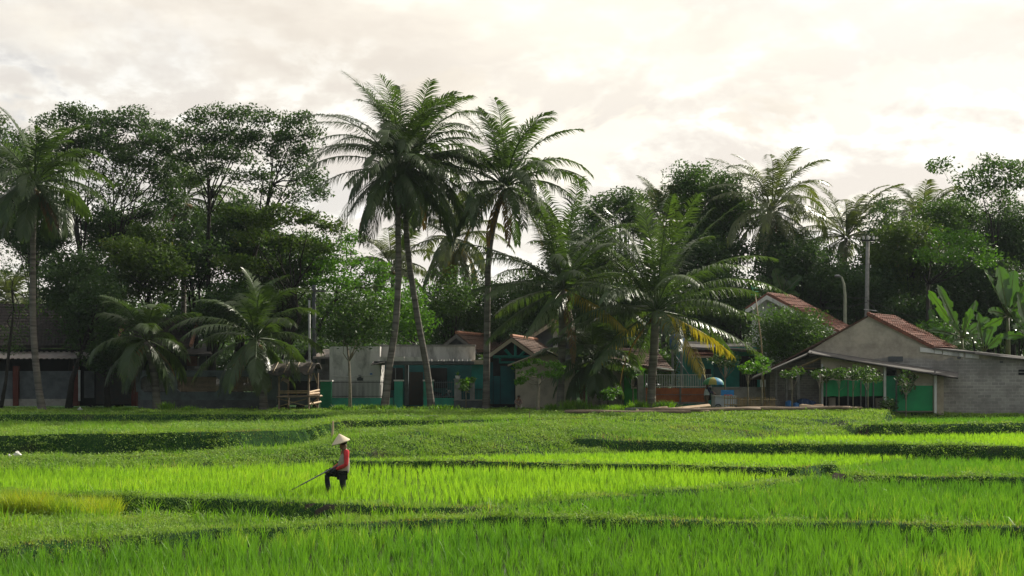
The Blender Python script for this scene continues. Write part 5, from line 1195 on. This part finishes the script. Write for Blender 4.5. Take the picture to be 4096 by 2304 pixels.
# motorcycle in the porch
mc = thing('motorcycle', 'dark motorcycle parked in the shaded porch behind the pale fence bars', 'motorcycle', P(440,398,77.4))
mx, my, mz = Xp(440,77.4), 77.4, terr_z(Xp(440,77.4),77.4)+.15
for dx in (-.62,.62):
    mb = MB(); mb.tube([(mx+dx+.28*math.cos(a),my,mz+.3+.28*math.sin(a)) for a in np.linspace(0,2*math.pi,17)],.05,6); mb.build('wheel', M['black'], mc)
MB().tube([(mx-.5,my,mz+.45),(mx-.2,my,mz+.62),(mx+.15,my,mz+.5),(mx+.4,my,mz+.75)],[.1,.15,.12,.06],8).build('body', M['iron'], mc, True)
MB().tube([(mx-.6,my,mz+.74),(mx-.25,my,mz+.76),(mx+.1,my,mz+.7)],[.07,.1,.07],8).build('seat', M['black'], mc, True)
MB().tube([(mx+.62,my,mz+.3),(mx+.42,my,mz+.95)],.03,6).build('fork', M['steelgrey'], mc)
MB().tube([(mx+.35,my-.3,mz+1.0),(mx+.42,my,mz+.95),(mx+.35,my+.3,mz+1.0)],.02,5).build('handlebar', M['steelgrey'], mc)
MB().lathe([(.02,mz+.78),(.09,mz+.82),(.1,mz+.9),(.04,mz+.96)], mx+.5, my, 10).build('headlight', M['whitemetal'], mc, True)

# timber lying on the ground
def log(label, a, b, Ya, Yb_, r_, mat, cat='pole', lift=.1, group='timber lying along the bank', name='timber_pole'):
    p, q = P(*a, Ya), P(*b, Yb_); p.z = terr_z(p.x, Ya)+lift; q.z = terr_z(q.x, Yb_)+lift
    n = 9; pts = [p.lerp(q, t)+Vector((0,0,.02*math.sin(t*9))) for t in np.linspace(0,1,n)]
    for i, s_ in enumerate(pts): s_.z = max(s_.z, terr_z(s_.x, s_.y)+r_*.6)
    return tag(MB().tube(pts, [r_*(1-.25*i/n) for i in range(n)], 7).build(name, M[mat], None, True), label, cat, group)
log('long brown timber pole, left part of the row along the bank', (565,416), (690,417), 65, 67, .09, 'wood', lift=.14)
log('long brown timber pole, middle part of the row', (640,417), (760,417), 66.5, 69, .10, 'wood', lift=.18)
log('long brown timber pole reaching towards the right shed', (735,416), (850,415), 69, 70.5, .10, 'wood', lift=.2)
log('second long pole behind the first, right part of the row', (700,415), (862,412), 70, 72.6, .08, 'bamboo', lift=.18)
log('dark pole lying on the grass behind the sunlit boards', (625,413), (700,414), 69, 69.4, .09, 'woodgrey', lift=.16)
log('pale pole end lying before the blue barrels', (800,414), (823,414), 70.4, 70.6, .09, 'woodpale', lift=.3)
def board(label, a, b, Y, w_, mat='woodpale', lift=.3, lift2=.3):
    p, q = P(*a, Y), P(*b, Y+.5); p.z = terr_z(p.x, p.y)+lift; q.z = terr_z(q.x, q.y)+lift2
    d = (q-p).normalized(); s_ = Vector((-d.y, d.x, .35)).normalized()*w_*.5
    tag(MB().slab(p-s_, q-s_, q+s_, p+s_, .04).build('board', M[mat]), label, 'board', 'pale boards on the timber pile')
board('pale board lying flat, lowest of the sunlit boards', (637,416), (668,415), 67.2, .28, lift=.14)
board('pale board right of the lowest one, slightly raised', (665,415), (708,412), 67.4, .3, lift=.16, lift2=.22)
board('long pale board pointing up right on the timber pile', (668,414), (710,410), 67.9, .26, lift=.2, lift2=.42)
log('thin dark pole lying on the grass above the dark terrace step', (399,420.5), (438,420.5), 59, 59.3, .05, 'woodgrey', group=None, lift=.08)
def stake(label, px, y0, Y, top, r_=.03, lean=0, mat='wood'):
    p = P(px, y0, Y); p.z = terr_z(p.x, Y)-.05; q = P(px+lean, top, Y)
    tag(MB().tube([p, p.lerp(q,.5)+Vector((.01,0,0)), q], [r_*1.1, r_, r_*.8], 6).build('stake', M[mat]), label, 'stake', 'stakes stuck in the banks')
stake('short pale stake in the bank just behind the farmer hat', 332, 430, 52.5, 421, .045, 1, 'woodpale')
stake('thin tall stake on the grass before the umbrella shaped tree', 529.5, 428, 58.5, 411, .025)
stake('short stake under the left end of the timber poles', 582, 422, 64, 416, .04)
stake('tiny dark stake on the left terrace', 172.5, 428, 55, 425, .03)
tag(MB().tube([P(487,446,53)+Vector((0,0,.0)), P(490,443,53), P(500.5,436,53.5)], [.04,.06,.05], 6).build('stick', M['woodgrey']), 'dark stick leaning on the slope in the middle of the long bank', 'stick')
def bag(label, px, py, Y, s, mat='plastic'):
    x = Xp(px, Y); z = terr_z(x, Y); bmv = []
    import bmesh
    bm = bmesh.new(); bmesh.ops.create_icosphere(bm, subdivisions=2, radius=1)
    for v in bm.verts:
        n = 1+.6*fbm(np.array([v.co.x*1.7+px]), np.array([v.co.y*1.7+v.co.z*2.1]), 12)[0]
        v.co = Vector((v.co.x*s*n, v.co.y*s*.7*n, (v.co.z*.75+.6)*s*n))
        if v.co.z > s*.9: v.co.x *= .5
    me = bpy.data.meshes.new('plastic_bag'); bm.to_mesh(me); bm.free()
    o = link('plastic_bag', me, M[mat]); o.location = (x, Y, z); tag(o, label, 'plastic bag', 'litter on the grass')
bag('small white plastic bag on the left bank, the left of two', 9.5, 461, 46.6, .11)
bag('larger crumpled white plastic bag on the left bank, the right of two', 17.5, 461, 46.8, .19)
bag('scrap of white litter at the foot of the left red post', 80, 405, 73, .14)
bag('scrap of white litter beside the foot of the right crossing trunk', 444.5, 405, 73.2, .1)
bag('tiny white scrap on the slope left of the farmer', 242, 452, 50.2, .04)
# ------------------------------------------------------------------ people
def skinmesh(name, nodes, edges, mat, parent, sub=1, root=0):
    """nodes: (x,y,z,r) or (x,y,z,rx,ry); grown with a Skin modifier and baked to one surface"""
    o0 = org(parent); me = bpy.data.meshes.new(name)
    me.from_pydata([(n[0]-o0.x, n[1]-o0.y, n[2]-o0.z) for n in nodes], edges, [])
    o = bpy.data.objects.new(name, me); C.objects.link(o)
    o.modifiers.new('Skin', 'SKIN').use_smooth_shade = True
    for i, n in enumerate(nodes):
        d = me.skin_vertices[0].data[i]; d.radius = (n[3], n[4] if len(n) > 4 else n[3]); d.use_root = (i == root)
    s_ = o.modifiers.new('Sub', 'SUBSURF'); s_.levels = sub; s_.render_levels = sub
    dg = bpy.context.evaluated_depsgraph_get(); dg.update()
    m2 = bpy.data.meshes.new_from_object(o.evaluated_get(dg)); m2.name = name
    bpy.data.objects.remove(o); m2.materials.clear(); r = link(name, m2, mat, parent)
    return r
def hand(nodes, edges, w, direction, curl, s=1.):
    """five fingers growing from wrist node index w; direction: unit vector, curl: unit vector the fingers bend to"""
    W_ = Vector(nodes[w][:3]); d = Vector(direction).normalized(); c = Vector(curl).normalized(); sd = d.cross(c).normalized()
    palm = W_ + d*.05*s; nodes.append((*palm, .024*s, .02*s)); pi = len(nodes)-1; edges.append((w, pi))
    for k, ln in enumerate((.072,.08,.075,.06)):
        b = palm + d*.035*s + sd*(k-1.5)*.02*s; m_ = b + d*ln*.45*s + c*ln*.2*s; t_ = m_ + d*ln*.15*s + c*ln*.5*s
        i = len(nodes); nodes += [(*b,.0095*s),(*m_,.009*s),(*t_,.0075*s)]; edges += [(pi,i),(i,i+1),(i+1,i+2)]
    b = palm - d*.01*s + sd*-.035*s; m_ = b + d*.03*s + c*.02*s - sd*.006*s; t_ = m_ + d*.012*s + c*.03*s + sd*.008*s
    i = len(nodes); nodes += [(*b,.011*s),(*m_,.010*s),(*t_,.0085*s)]; edges += [(pi,i),(i,i+1),(i+1,i+2)]
def person(label, J, cloth, loc, face, hat=None, group=None, hairmat='hair', k=1.):
    """J: joint positions (world). face: unit vector the head looks at"""
    root = thing('person', label, 'person', loc, group)
    g_ = {a: Vector(b) for a, b in J.items()}
    nodes = []; edges = []; ix = {}
    def nd(nm, p, *r): ix[nm] = len(nodes); nodes.append((*p, *[q*k for q in r]))
    def ed(a, b): edges.append((ix[a], ix[b]))
    nd('hip', g_['hip'], .12,.10); nd('waist', g_['hip'].lerp(g_['chest'],.45), .12,.10); nd('chest', g_['chest'], .15,.12); nd('neck', g_['neck'], .052); nd('head', g_['head']-Vector((0,0,.05*k)), .075,.07); nd('crown', g_['head']+Vector((0,0,.06*k)), .085,.08)
    for a, b in (('hip','waist'),('waist','chest'),('chest','neck'),('neck','head'),('head','crown')): ed(a, b)
    f = Vector(face).normalized(); hp = g_['head']-Vector((0,0,.03*k))
    nd('jaw', hp+f*.065*k-Vector((0,0,.05*k)), .034); ed('head','jaw'); nd('nose', hp+f*.10*k+Vector((0,0,.0)), .014); ed('head','nose')
    for s_ in ('l','r'):
        nd('sh'+s_, g_['sh'+s_], .062); nd('el'+s_, g_['el'+s_], .042); nd('wr'+s_, g_['wr'+s_], .027); ed('chest','sh'+s_); ed('sh'+s_,'el'+s_); ed('el'+s_,'wr'+s_)
        hand(nodes, edges, ix['wr'+s_], (g_['wr'+s_]-g_['el'+s_]) if 'hd'+s_ not in g_ else g_['hd'+s_], g_.get('cu'+s_, Vector((0,0,-1))), k)
        nd('th'+s_, g_['hip'].lerp(g_['kn'+s_],.15)+Vector(J['side'])*(.07*k if s_ == 'l' else -.07*k), .085); nd('kn'+s_, g_['kn'+s_], .055); nd('an'+s_, g_['an'+s_], .038); nd('to'+s_, g_['an'+s_]+f*.14*k-Vector((0,0,.04)), .03)
        ed('hip','th'+s_); ed('th'+s_,'kn'+s_); ed('kn'+s_,'an'+s_); ed('an'+s_,'to'+s_)
    skinmesh('body', nodes, edges, M['skin'], root, 2)
    # clothing shells a little outside the body
    e_ = .018*k; T = nodes[ix['chest']]; torso = []; te = []
    def tn(p, *r): torso.append((*p, *r)); return len(torso)-1
    hm = g_.get('hem', g_['hip']-Vector((0,0,.08*k)))
    a = tn(hm, .175*k,.18*k); b = tn(g_['hip'].lerp(g_['chest'],.4), .17*k,.17*k); c = tn(g_['chest'], .18*k,.17*k); d = tn(g_['chest'].lerp(g_['neck'],.75), .075*k)
    te = [(a,b),(b,c),(c,d)]
    for s_ in ('l','r'):
        q = tn(g_['sh'+s_].lerp(g_['chest'],.25), .082*k); te.append((c,q))
    skinmesh('shirt', torso, te, M[cloth['shirt']], root, 2)
    for s_ in ('l','r'):
        sp = cloth.get('sleeve_to', .95); E, Wr = g_['el'+s_], g_['wr'+s_]; end = E.lerp(Wr, sp)
        skinmesh('sleeve', [(*g_['sh'+s_].lerp(g_['chest'],.12), .078*k),(*g_['sh'+s_], .078*k),(*g_['sh'+s_].lerp(E,.5), .066*k),(*E, .058*k),(*E.lerp(end,.6), .05*k),(*end, .042*k)], [(0,1),(1,2),(2,3),(3,4),(4,5)], M[cloth['sleeve']], root, 2)
    tr = [(*hm.lerp(g_['hip'],.6), .135*k,.115*k)]; te = []
    for s_ in ('l','r'):
        i = len(tr); t0 = Vector(nodes[ix['th'+s_]][:3]); tr += [(*t0,.105*k),(*g_['kn'+s_],.078*k),(*g_['kn'+s_].lerp(g_['an'+s_],.75),.068*k)]; te += [(0,i),(i,i+1),(i+1,i+2)]
    skinmesh('trousers', tr, te, M[cloth['trousers']], root, 2)
    # hair cap and ears, eyes
    import bmesh
    def ball(name, c_, r_, mat, sc3=(1,1,1)):
        bm = bmesh.new(); bmesh.ops.create_uvsphere(bm, u_segments=14, v_segments=10, radius=r_)
        for v in bm.verts: v.co = Vector((v.co.x*sc3[0], v.co.y*sc3[1], v.co.z*sc3[2]))
        me = bpy.data.meshes.new(name); bm.to_mesh(me); bm.free(); me.polygons.foreach_set('use_smooth', [True]*len(me.polygons))
        o = link(name, me, M[mat], root); o.location = Vector(c_)-org(root); return o
    ball('hair', g_['head']+Vector((0,0,.045*k))-f*.022*k, .098*k, hairmat, (1,1,.95))
    sdv = f.cross(Vector((0,0,1))).normalized()
    for s_ in (-1, 1): ball('eye', hp+f*.083*k+sdv*s_*.03*k+Vector((0,0,.012*k)), .010*k, 'black'); ball('ear', hp+sdv*s_*.082*k, .02*k, 'skin', (.6,.6,1.2))
    return root, g_
# farmer
FY = 35.4; FX = Xp(346, FY); 
def fj(zx, zy, dy=0): return Vector((FX+(zx-1160)*.001375, FY+dy, 1.38-(zy-250)*.001375))
mud = terr_z(FX, FY)-.06
J = dict(hip=fj(1100,950), chest=fj(1140,640), neck=fj(1130,520), head=fj(1100,440), shl=fj(1185,560,-.17), shr=fj(1110,570,.16),
         ell=fj(1185,800,-.25), elr=fj(1050,790,.2), wrl=fj(985,885,-.10), wrr=fj(900,890,.06), hem=fj(1105,1000),
         knl=fj(1110,1180,-.06), knr=fj(800,985,.08), anl=Vector((fj(1150,0).x, FY-.06, mud+.05)), anr=Vector((fj(850,0).x, FY+.1, mud+.06)), side=(0,-1,0),
         hdl=Vector((-.85,.1,-.4)), hdr=Vector((-.9,-.2,-.25)), cul=Vector((-.2,.5,-.75)), cur=Vector((-.2,-.6,-.6)))
farmer, g_ = person('farmer in conical hat, red sleeves and dark trousers wading through the rice', J,
    dict(shirt='greycloth', sleeve='redcloth', trousers='darkcloth'), (fj(1100,0).x, FY, mud), (-.85,-.25,-.5))
# gloves
for s_, w_ in (('l', J['wrl']), ('r', J['wrr'])):
    nn = [(*(w_-Vector(J['hd'+s_])*.03), .036), (*w_, .034)]; ee = [(0,1)]; hand(nn, ee, 1, J['hd'+s_], J['cu'+s_], 1.22); skinmesh('glove', nn, ee, M['glove'], farmer, 2)
# scarf hanging beside the neck
skinmesh('head_scarf', [(*fj(1160,430,-.03),.045),(*fj(1150,490,-.05),.05),(*fj(1105,530,-.04),.03)], [(0,1),(1,2)], M['wood'], farmer, 2)
# hat: a separate thing worn on the head
bl, br = fj(905,452), fj(1228,352); ctr = (bl+br)*.5; ax = Vector((-(br-bl).z, 0, (br-bl).x)).normalized(); ax = Vector((ax.x, -.1, ax.z)).normalized()
tipv = fj(1036,250); hh = (tipv-ctr).length; rad = (br-bl).length*.5
ht = thing('conical_hat', 'woven pale straw conical hat on the farmer', 'hat', tuple(ctr))
u_ = ax.cross(Vector((0,1,0))).normalized(); v_ = ax.cross(u_); V = []; seg = 40
tip_off = tipv-(ctr+ax*hh)
for i in range(13):
    t = i/12
    for k in range(seg):
        a = 2*math.pi*k/seg; r_ = rad*(t**.93)*(1+.006*math.sin(i*3.14)); h_ = hh*(1-t)
        V.append(ctr + ax*h_ + tip_off*(1-t) + (u_*math.cos(a)+v_*math.sin(a))*r_)
q = np.array([(i*seg+k, i*seg+(k+1)%seg, (i+1)*seg+(k+1)%seg, (i+1)*seg+k) for i in range(12) for k in range(seg)])
o = npmesh('cone', [tuple(p) for p in V], [q], None, M['hat'], ht, True); sm = o.modifiers.new('s','SOLIDIFY'); sm.thickness = .008
MB().tube([ctr+(u_*math.cos(a)+v_*math.sin(a))*rad for a in np.linspace(0,2*math.pi,31)], .006, 5).build('rim', M['bamboo'], ht)
# weeding tool
a, b = fj(870,892,-.02), fj(255,1222,-.18); d_ = (b-a).normalized()
tl = thing('weeding_tool', 'long grey handled weeding tool the farmer pushes through the rice', 'tool', tuple(b))
MB().tube([a-d_*.22, a, a.lerp(b,.5), b], .0165, 8).build('handle', M['steelgrey'], tl, True)
MB().tube([a+Vector((0,-.10,.03)), a+Vector((0,.1,.03))], .014, 6).build('grip', M['black'], tl)
e = b + d_*.16; MB().tube([b, b+d_*.1, e], [.018,.014,.01], 6).build('neck', M['iron'], tl)
MB().slab(e+Vector((-.02,-.09,.03)), e+Vector((.09,-.09,.0)), e+Vector((.09,.09,.0)), e+Vector((-.02,.09,.03)), .012).build('blade', M['iron'], tl)

# vendor under the umbrella
VX, VY = Xp(706.5, 73.9), 73.9; vz = terr_z(VX, VY)
def vj(x, y, z): return Vector((VX+x, VY+y, vz+z))
person('vendor in a pale vest and dark sleeves standing under the umbrella, reaching to the cart', dict(hip=vj(0,0,.78), chest=vj(.02,0,1.12), neck=vj(.05,0,1.28), head=vj(.09,0,1.40),
    shl=vj(.05,-.17,1.2), shr=vj(.05,.17,1.2), ell=vj(.14,-.2,.98), elr=vj(.2,.18,1.0), wrl=vj(.36,-.12,.9), wrr=vj(.38,.1,.95), knl=vj(.02,-.08,.42), knr=vj(.03,.08,.42), anl=vj(-.02,-.09,.07), anr=vj(0,.09,.07), side=(0,-1,0)),
    dict(shirt='cartwhite', sleeve='bluecloth', trousers='browncloth'), (VX, VY, vz), (1,-.1,-.3), k=.92)
# child crouching by the beige shed
CX, CY = Xp(518.5, 73), 73.; cz = terr_z(CX, CY)
def cj(x, y, z): return Vector((CX+x, CY+y, cz+z))
person('person in a patterned shirt crouching in the shade at the corner of the beige shed', dict(hip=cj(0,.08,.26), chest=cj(.0,-.02,.52), neck=cj(0,-.04,.63), head=cj(.02,-.06,.72),
    shl=cj(.13,-.02,.57), shr=cj(-.13,-.02,.57), ell=cj(.17,-.17,.42), elr=cj(-.17,-.17,.42), wrl=cj(.07,-.28,.36), wrr=cj(-.07,-.28,.36), knl=cj(.1,-.2,.36), knr=cj(-.1,-.2,.36), anl=cj(.09,-.06,.06), anr=cj(-.09,-.06,.06), side=(1,0,0)),
    dict(shirt='patcloth', sleeve='patcloth', trousers='greycloth'), (CX, CY, cz), (.1,-1,-.1), k=.8)

# ------------------------------------------------------------------ sky, sun, camera
SAZ, SEL = math.radians(46), math.radians(34)
sun = Vector((math.sin(SAZ)*math.cos(SEL), math.cos(SAZ)*math.cos(SEL), math.sin(SEL)))
ld = bpy.data.lights.new('sun', 'SUN'); ld.energy = 4.6; ld.angle = math.radians(.6); ld.color = (1, .93, .80)
lo = bpy.data.objects.new('sun', ld); C.objects.link(lo); lo.rotation_euler = sun.to_track_quat('Z', 'Y').to_euler(); lo.location = (30, 20, 40)
w = bpy.data.worlds.new('World'); sc.world = w; w.use_nodes = True; nt = w.node_tree; nt.nodes.clear()
out = N(nt, 'ShaderNodeOutputWorld'); bg = N(nt, 'ShaderNodeBackground'); bg.inputs['Strength'].default_value = .1; nt.links.new(bg.outputs[0], out.inputs[0])
sky = N(nt, 'ShaderNodeTexSky'); sky.sky_type = 'NISHITA'; sky.sun_disc = False; sky.sun_elevation = SEL; sky.sun_rotation = SAZ; sky.dust_density = 3.0
tc = N(nt, 'ShaderNodeTexCoord'); V3 = tc.outputs['Generated']
mp = N(nt, 'ShaderNodeMapping'); mp.inputs['Scale'].default_value = (1, 1, 2.3); nt.links.new(V3, mp.inputs[0])
# brightness towards the sun
vm = N(nt, 'ShaderNodeVectorMath', operation='DOT_PRODUCT'); nt.links.new(V3, vm.inputs[0]); vm.inputs[1].default_value = tuple(sun)
glow = ramp(nt, vm.outputs['Value'], [(.0, .34), (.34, .78), (.6, .84), (.85, .92)])
big = noise(nt, mp.outputs[0], 3.1, 7, .52, .25)
mp2 = N(nt, 'ShaderNodeMapping'); mp2.inputs['Scale'].default_value = (1, 1, 2.0); mp2.inputs['Location'].default_value = (4.3, 1.7, .6); nt.links.new(V3, mp2.inputs[0])
det = noise(nt, mp2.outputs[0], 4.2, 9, .56, .3)
cm = ramp(nt, big, [(.42, 0), (.52, 1)])
veil = ramp(nt, vm.outputs['Value'], [(.0, (4.6,6.2,8.2)), (.3, (6.6,6.5,6.35)), (.55, (7.8,7.4,6.9)), (.8, (8.9,8.3,7.4))])
clr = mixc(nt, .88, sky.outputs[0], veil)         # hazy veil over the open sky
shade = ramp(nt, det, [(.36, (7.0,6.5,5.95)), (.45, (7.9,7.4,6.8)), (.50, (8.7,8.25,7.5)), (.56, (9.1,8.7,7.95)), (.66, (9.5,9.2,8.5))])
cl = mixc(nt, 1.0, shade, ramp(nt, vm.outputs['Value'], [(.0, (.72,.95,1.2)), (.33, (1.0,1.0,1.0)), (.6, (1.05,1.03,.98))]), 'MULTIPLY')
skyc = mixc(nt, cm, clr, cl)
# heaped cumulus low in the sky: bright crisp tops over soft cream bellies
mp3 = N(nt, 'ShaderNodeMapping'); mp3.inputs['Scale'].default_value = (1, 1, 1.9); mp3.inputs['Location'].default_value = (.4, 2.2, 5.1); nt.links.new(V3, mp3.inputs[0])
cu = noise(nt, mp3.outputs[0], 9.0, 9, .58, .15)
mp4 = N(nt, 'ShaderNodeMapping'); mp4.inputs['Scale'].default_value = (1, 1, 1.9); mp4.inputs['Location'].default_value = (.4, 2.2, 5.1-.028); nt.links.new(V3, mp4.inputs[0])
cu2 = noise(nt, mp4.outputs[0], 9.0, 9, .58, .15)
df = N(nt, 'ShaderNodeMath', operation='SUBTRACT'); nt.links.new(cu2, df.inputs[0]); nt.links.new(cu, df.inputs[1])
edge = N(nt, 'ShaderNodeMath', operation='MULTIPLY_ADD'); edge.inputs[1].default_value = 4.; edge.inputs[2].default_value = .5; nt.links.new(df.outputs[0], edge.inputs[0])
cuc = ramp(nt, edge.outputs[0], [(.25, (7.7,7.15,6.5)), (.48, (8.6,8.15,7.4)), (.62, (9.6,9.3,8.6)), (.75, (10.3,10.1,9.5))])
sx0 = N(nt, 'ShaderNodeSeparateXYZ'); nt.links.new(V3, sx0.inputs[0])
zone = ramp(nt, sx0.outputs[2], [(.02, 0), (.06, 1), (.17, 1), (.24, .25)])
mk = N(nt, 'ShaderNodeMath', operation='MULTIPLY'); nt.links.new(ramp(nt, cu, [(.43, 0), (.48, 1)]), mk.inputs[0]); nt.links.new(zone, mk.inputs[1])
skyc = mixc(nt, mk.outputs[0], skyc, cuc)
# brighter band of haze low down
sx = N(nt, 'ShaderNodeSeparateXYZ'); nt.links.new(V3, sx.inputs[0])
hz_ = ramp(nt, sx.outputs[2], [(.0, 1), (.05, .55), (.13, 0)])
skyc = mixc(nt, hz_, skyc, (9.6,9.2,8.5))
gm = mixc(nt, 1.0, skyc, (1,1,1), 'MULTIPLY'); g2 = N(nt, 'ShaderNodeVectorMath', operation='SCALE'); nt.links.new(gm, g2.inputs[0]); nt.links.new(glow, g2.inputs['Scale'])
nt.links.new(g2.outputs[0], bg.inputs['Color'])

hm, hnt, hout = newmat('haze_air'); pv = N(hnt, 'ShaderNodeVolumePrincipled'); pv.inputs['Color'].default_value = (.80,.92,1,1); pv.inputs['Density'].default_value = .00014
hnt.links.new(pv.outputs[0], hout.inputs['Volume'])
tag(MB().box(-420,420,-70,920,-1.6,40).build('haze', hm), kind='stuff')
cd = bpy.data.cameras.new('camera'); cd.lens = 50; cd.sensor_width = 36; cd.sensor_fit = 'HORIZONTAL'; cd.shift_y = (HY-288)/1024.; cd.clip_end = 3000; cd.clip_start = .1
co = bpy.data.objects.new('camera', cd); C.objects.link(co); co.location = (0, 0, H); co.rotation_euler = (math.radians(90), 0, 0); sc.camera = co
sc.view_settings.view_transform = 'Standard'; sc.view_settings.look = 'None'; sc.view_settings.gamma = 1; sc.view_settings.exposure = .45
sc.cycles.max_bounces = 6; sc.cycles.transparent_max_bounces = 4; sc.cycles.caustics_reflective = False; sc.cycles.caustics_refractive = False
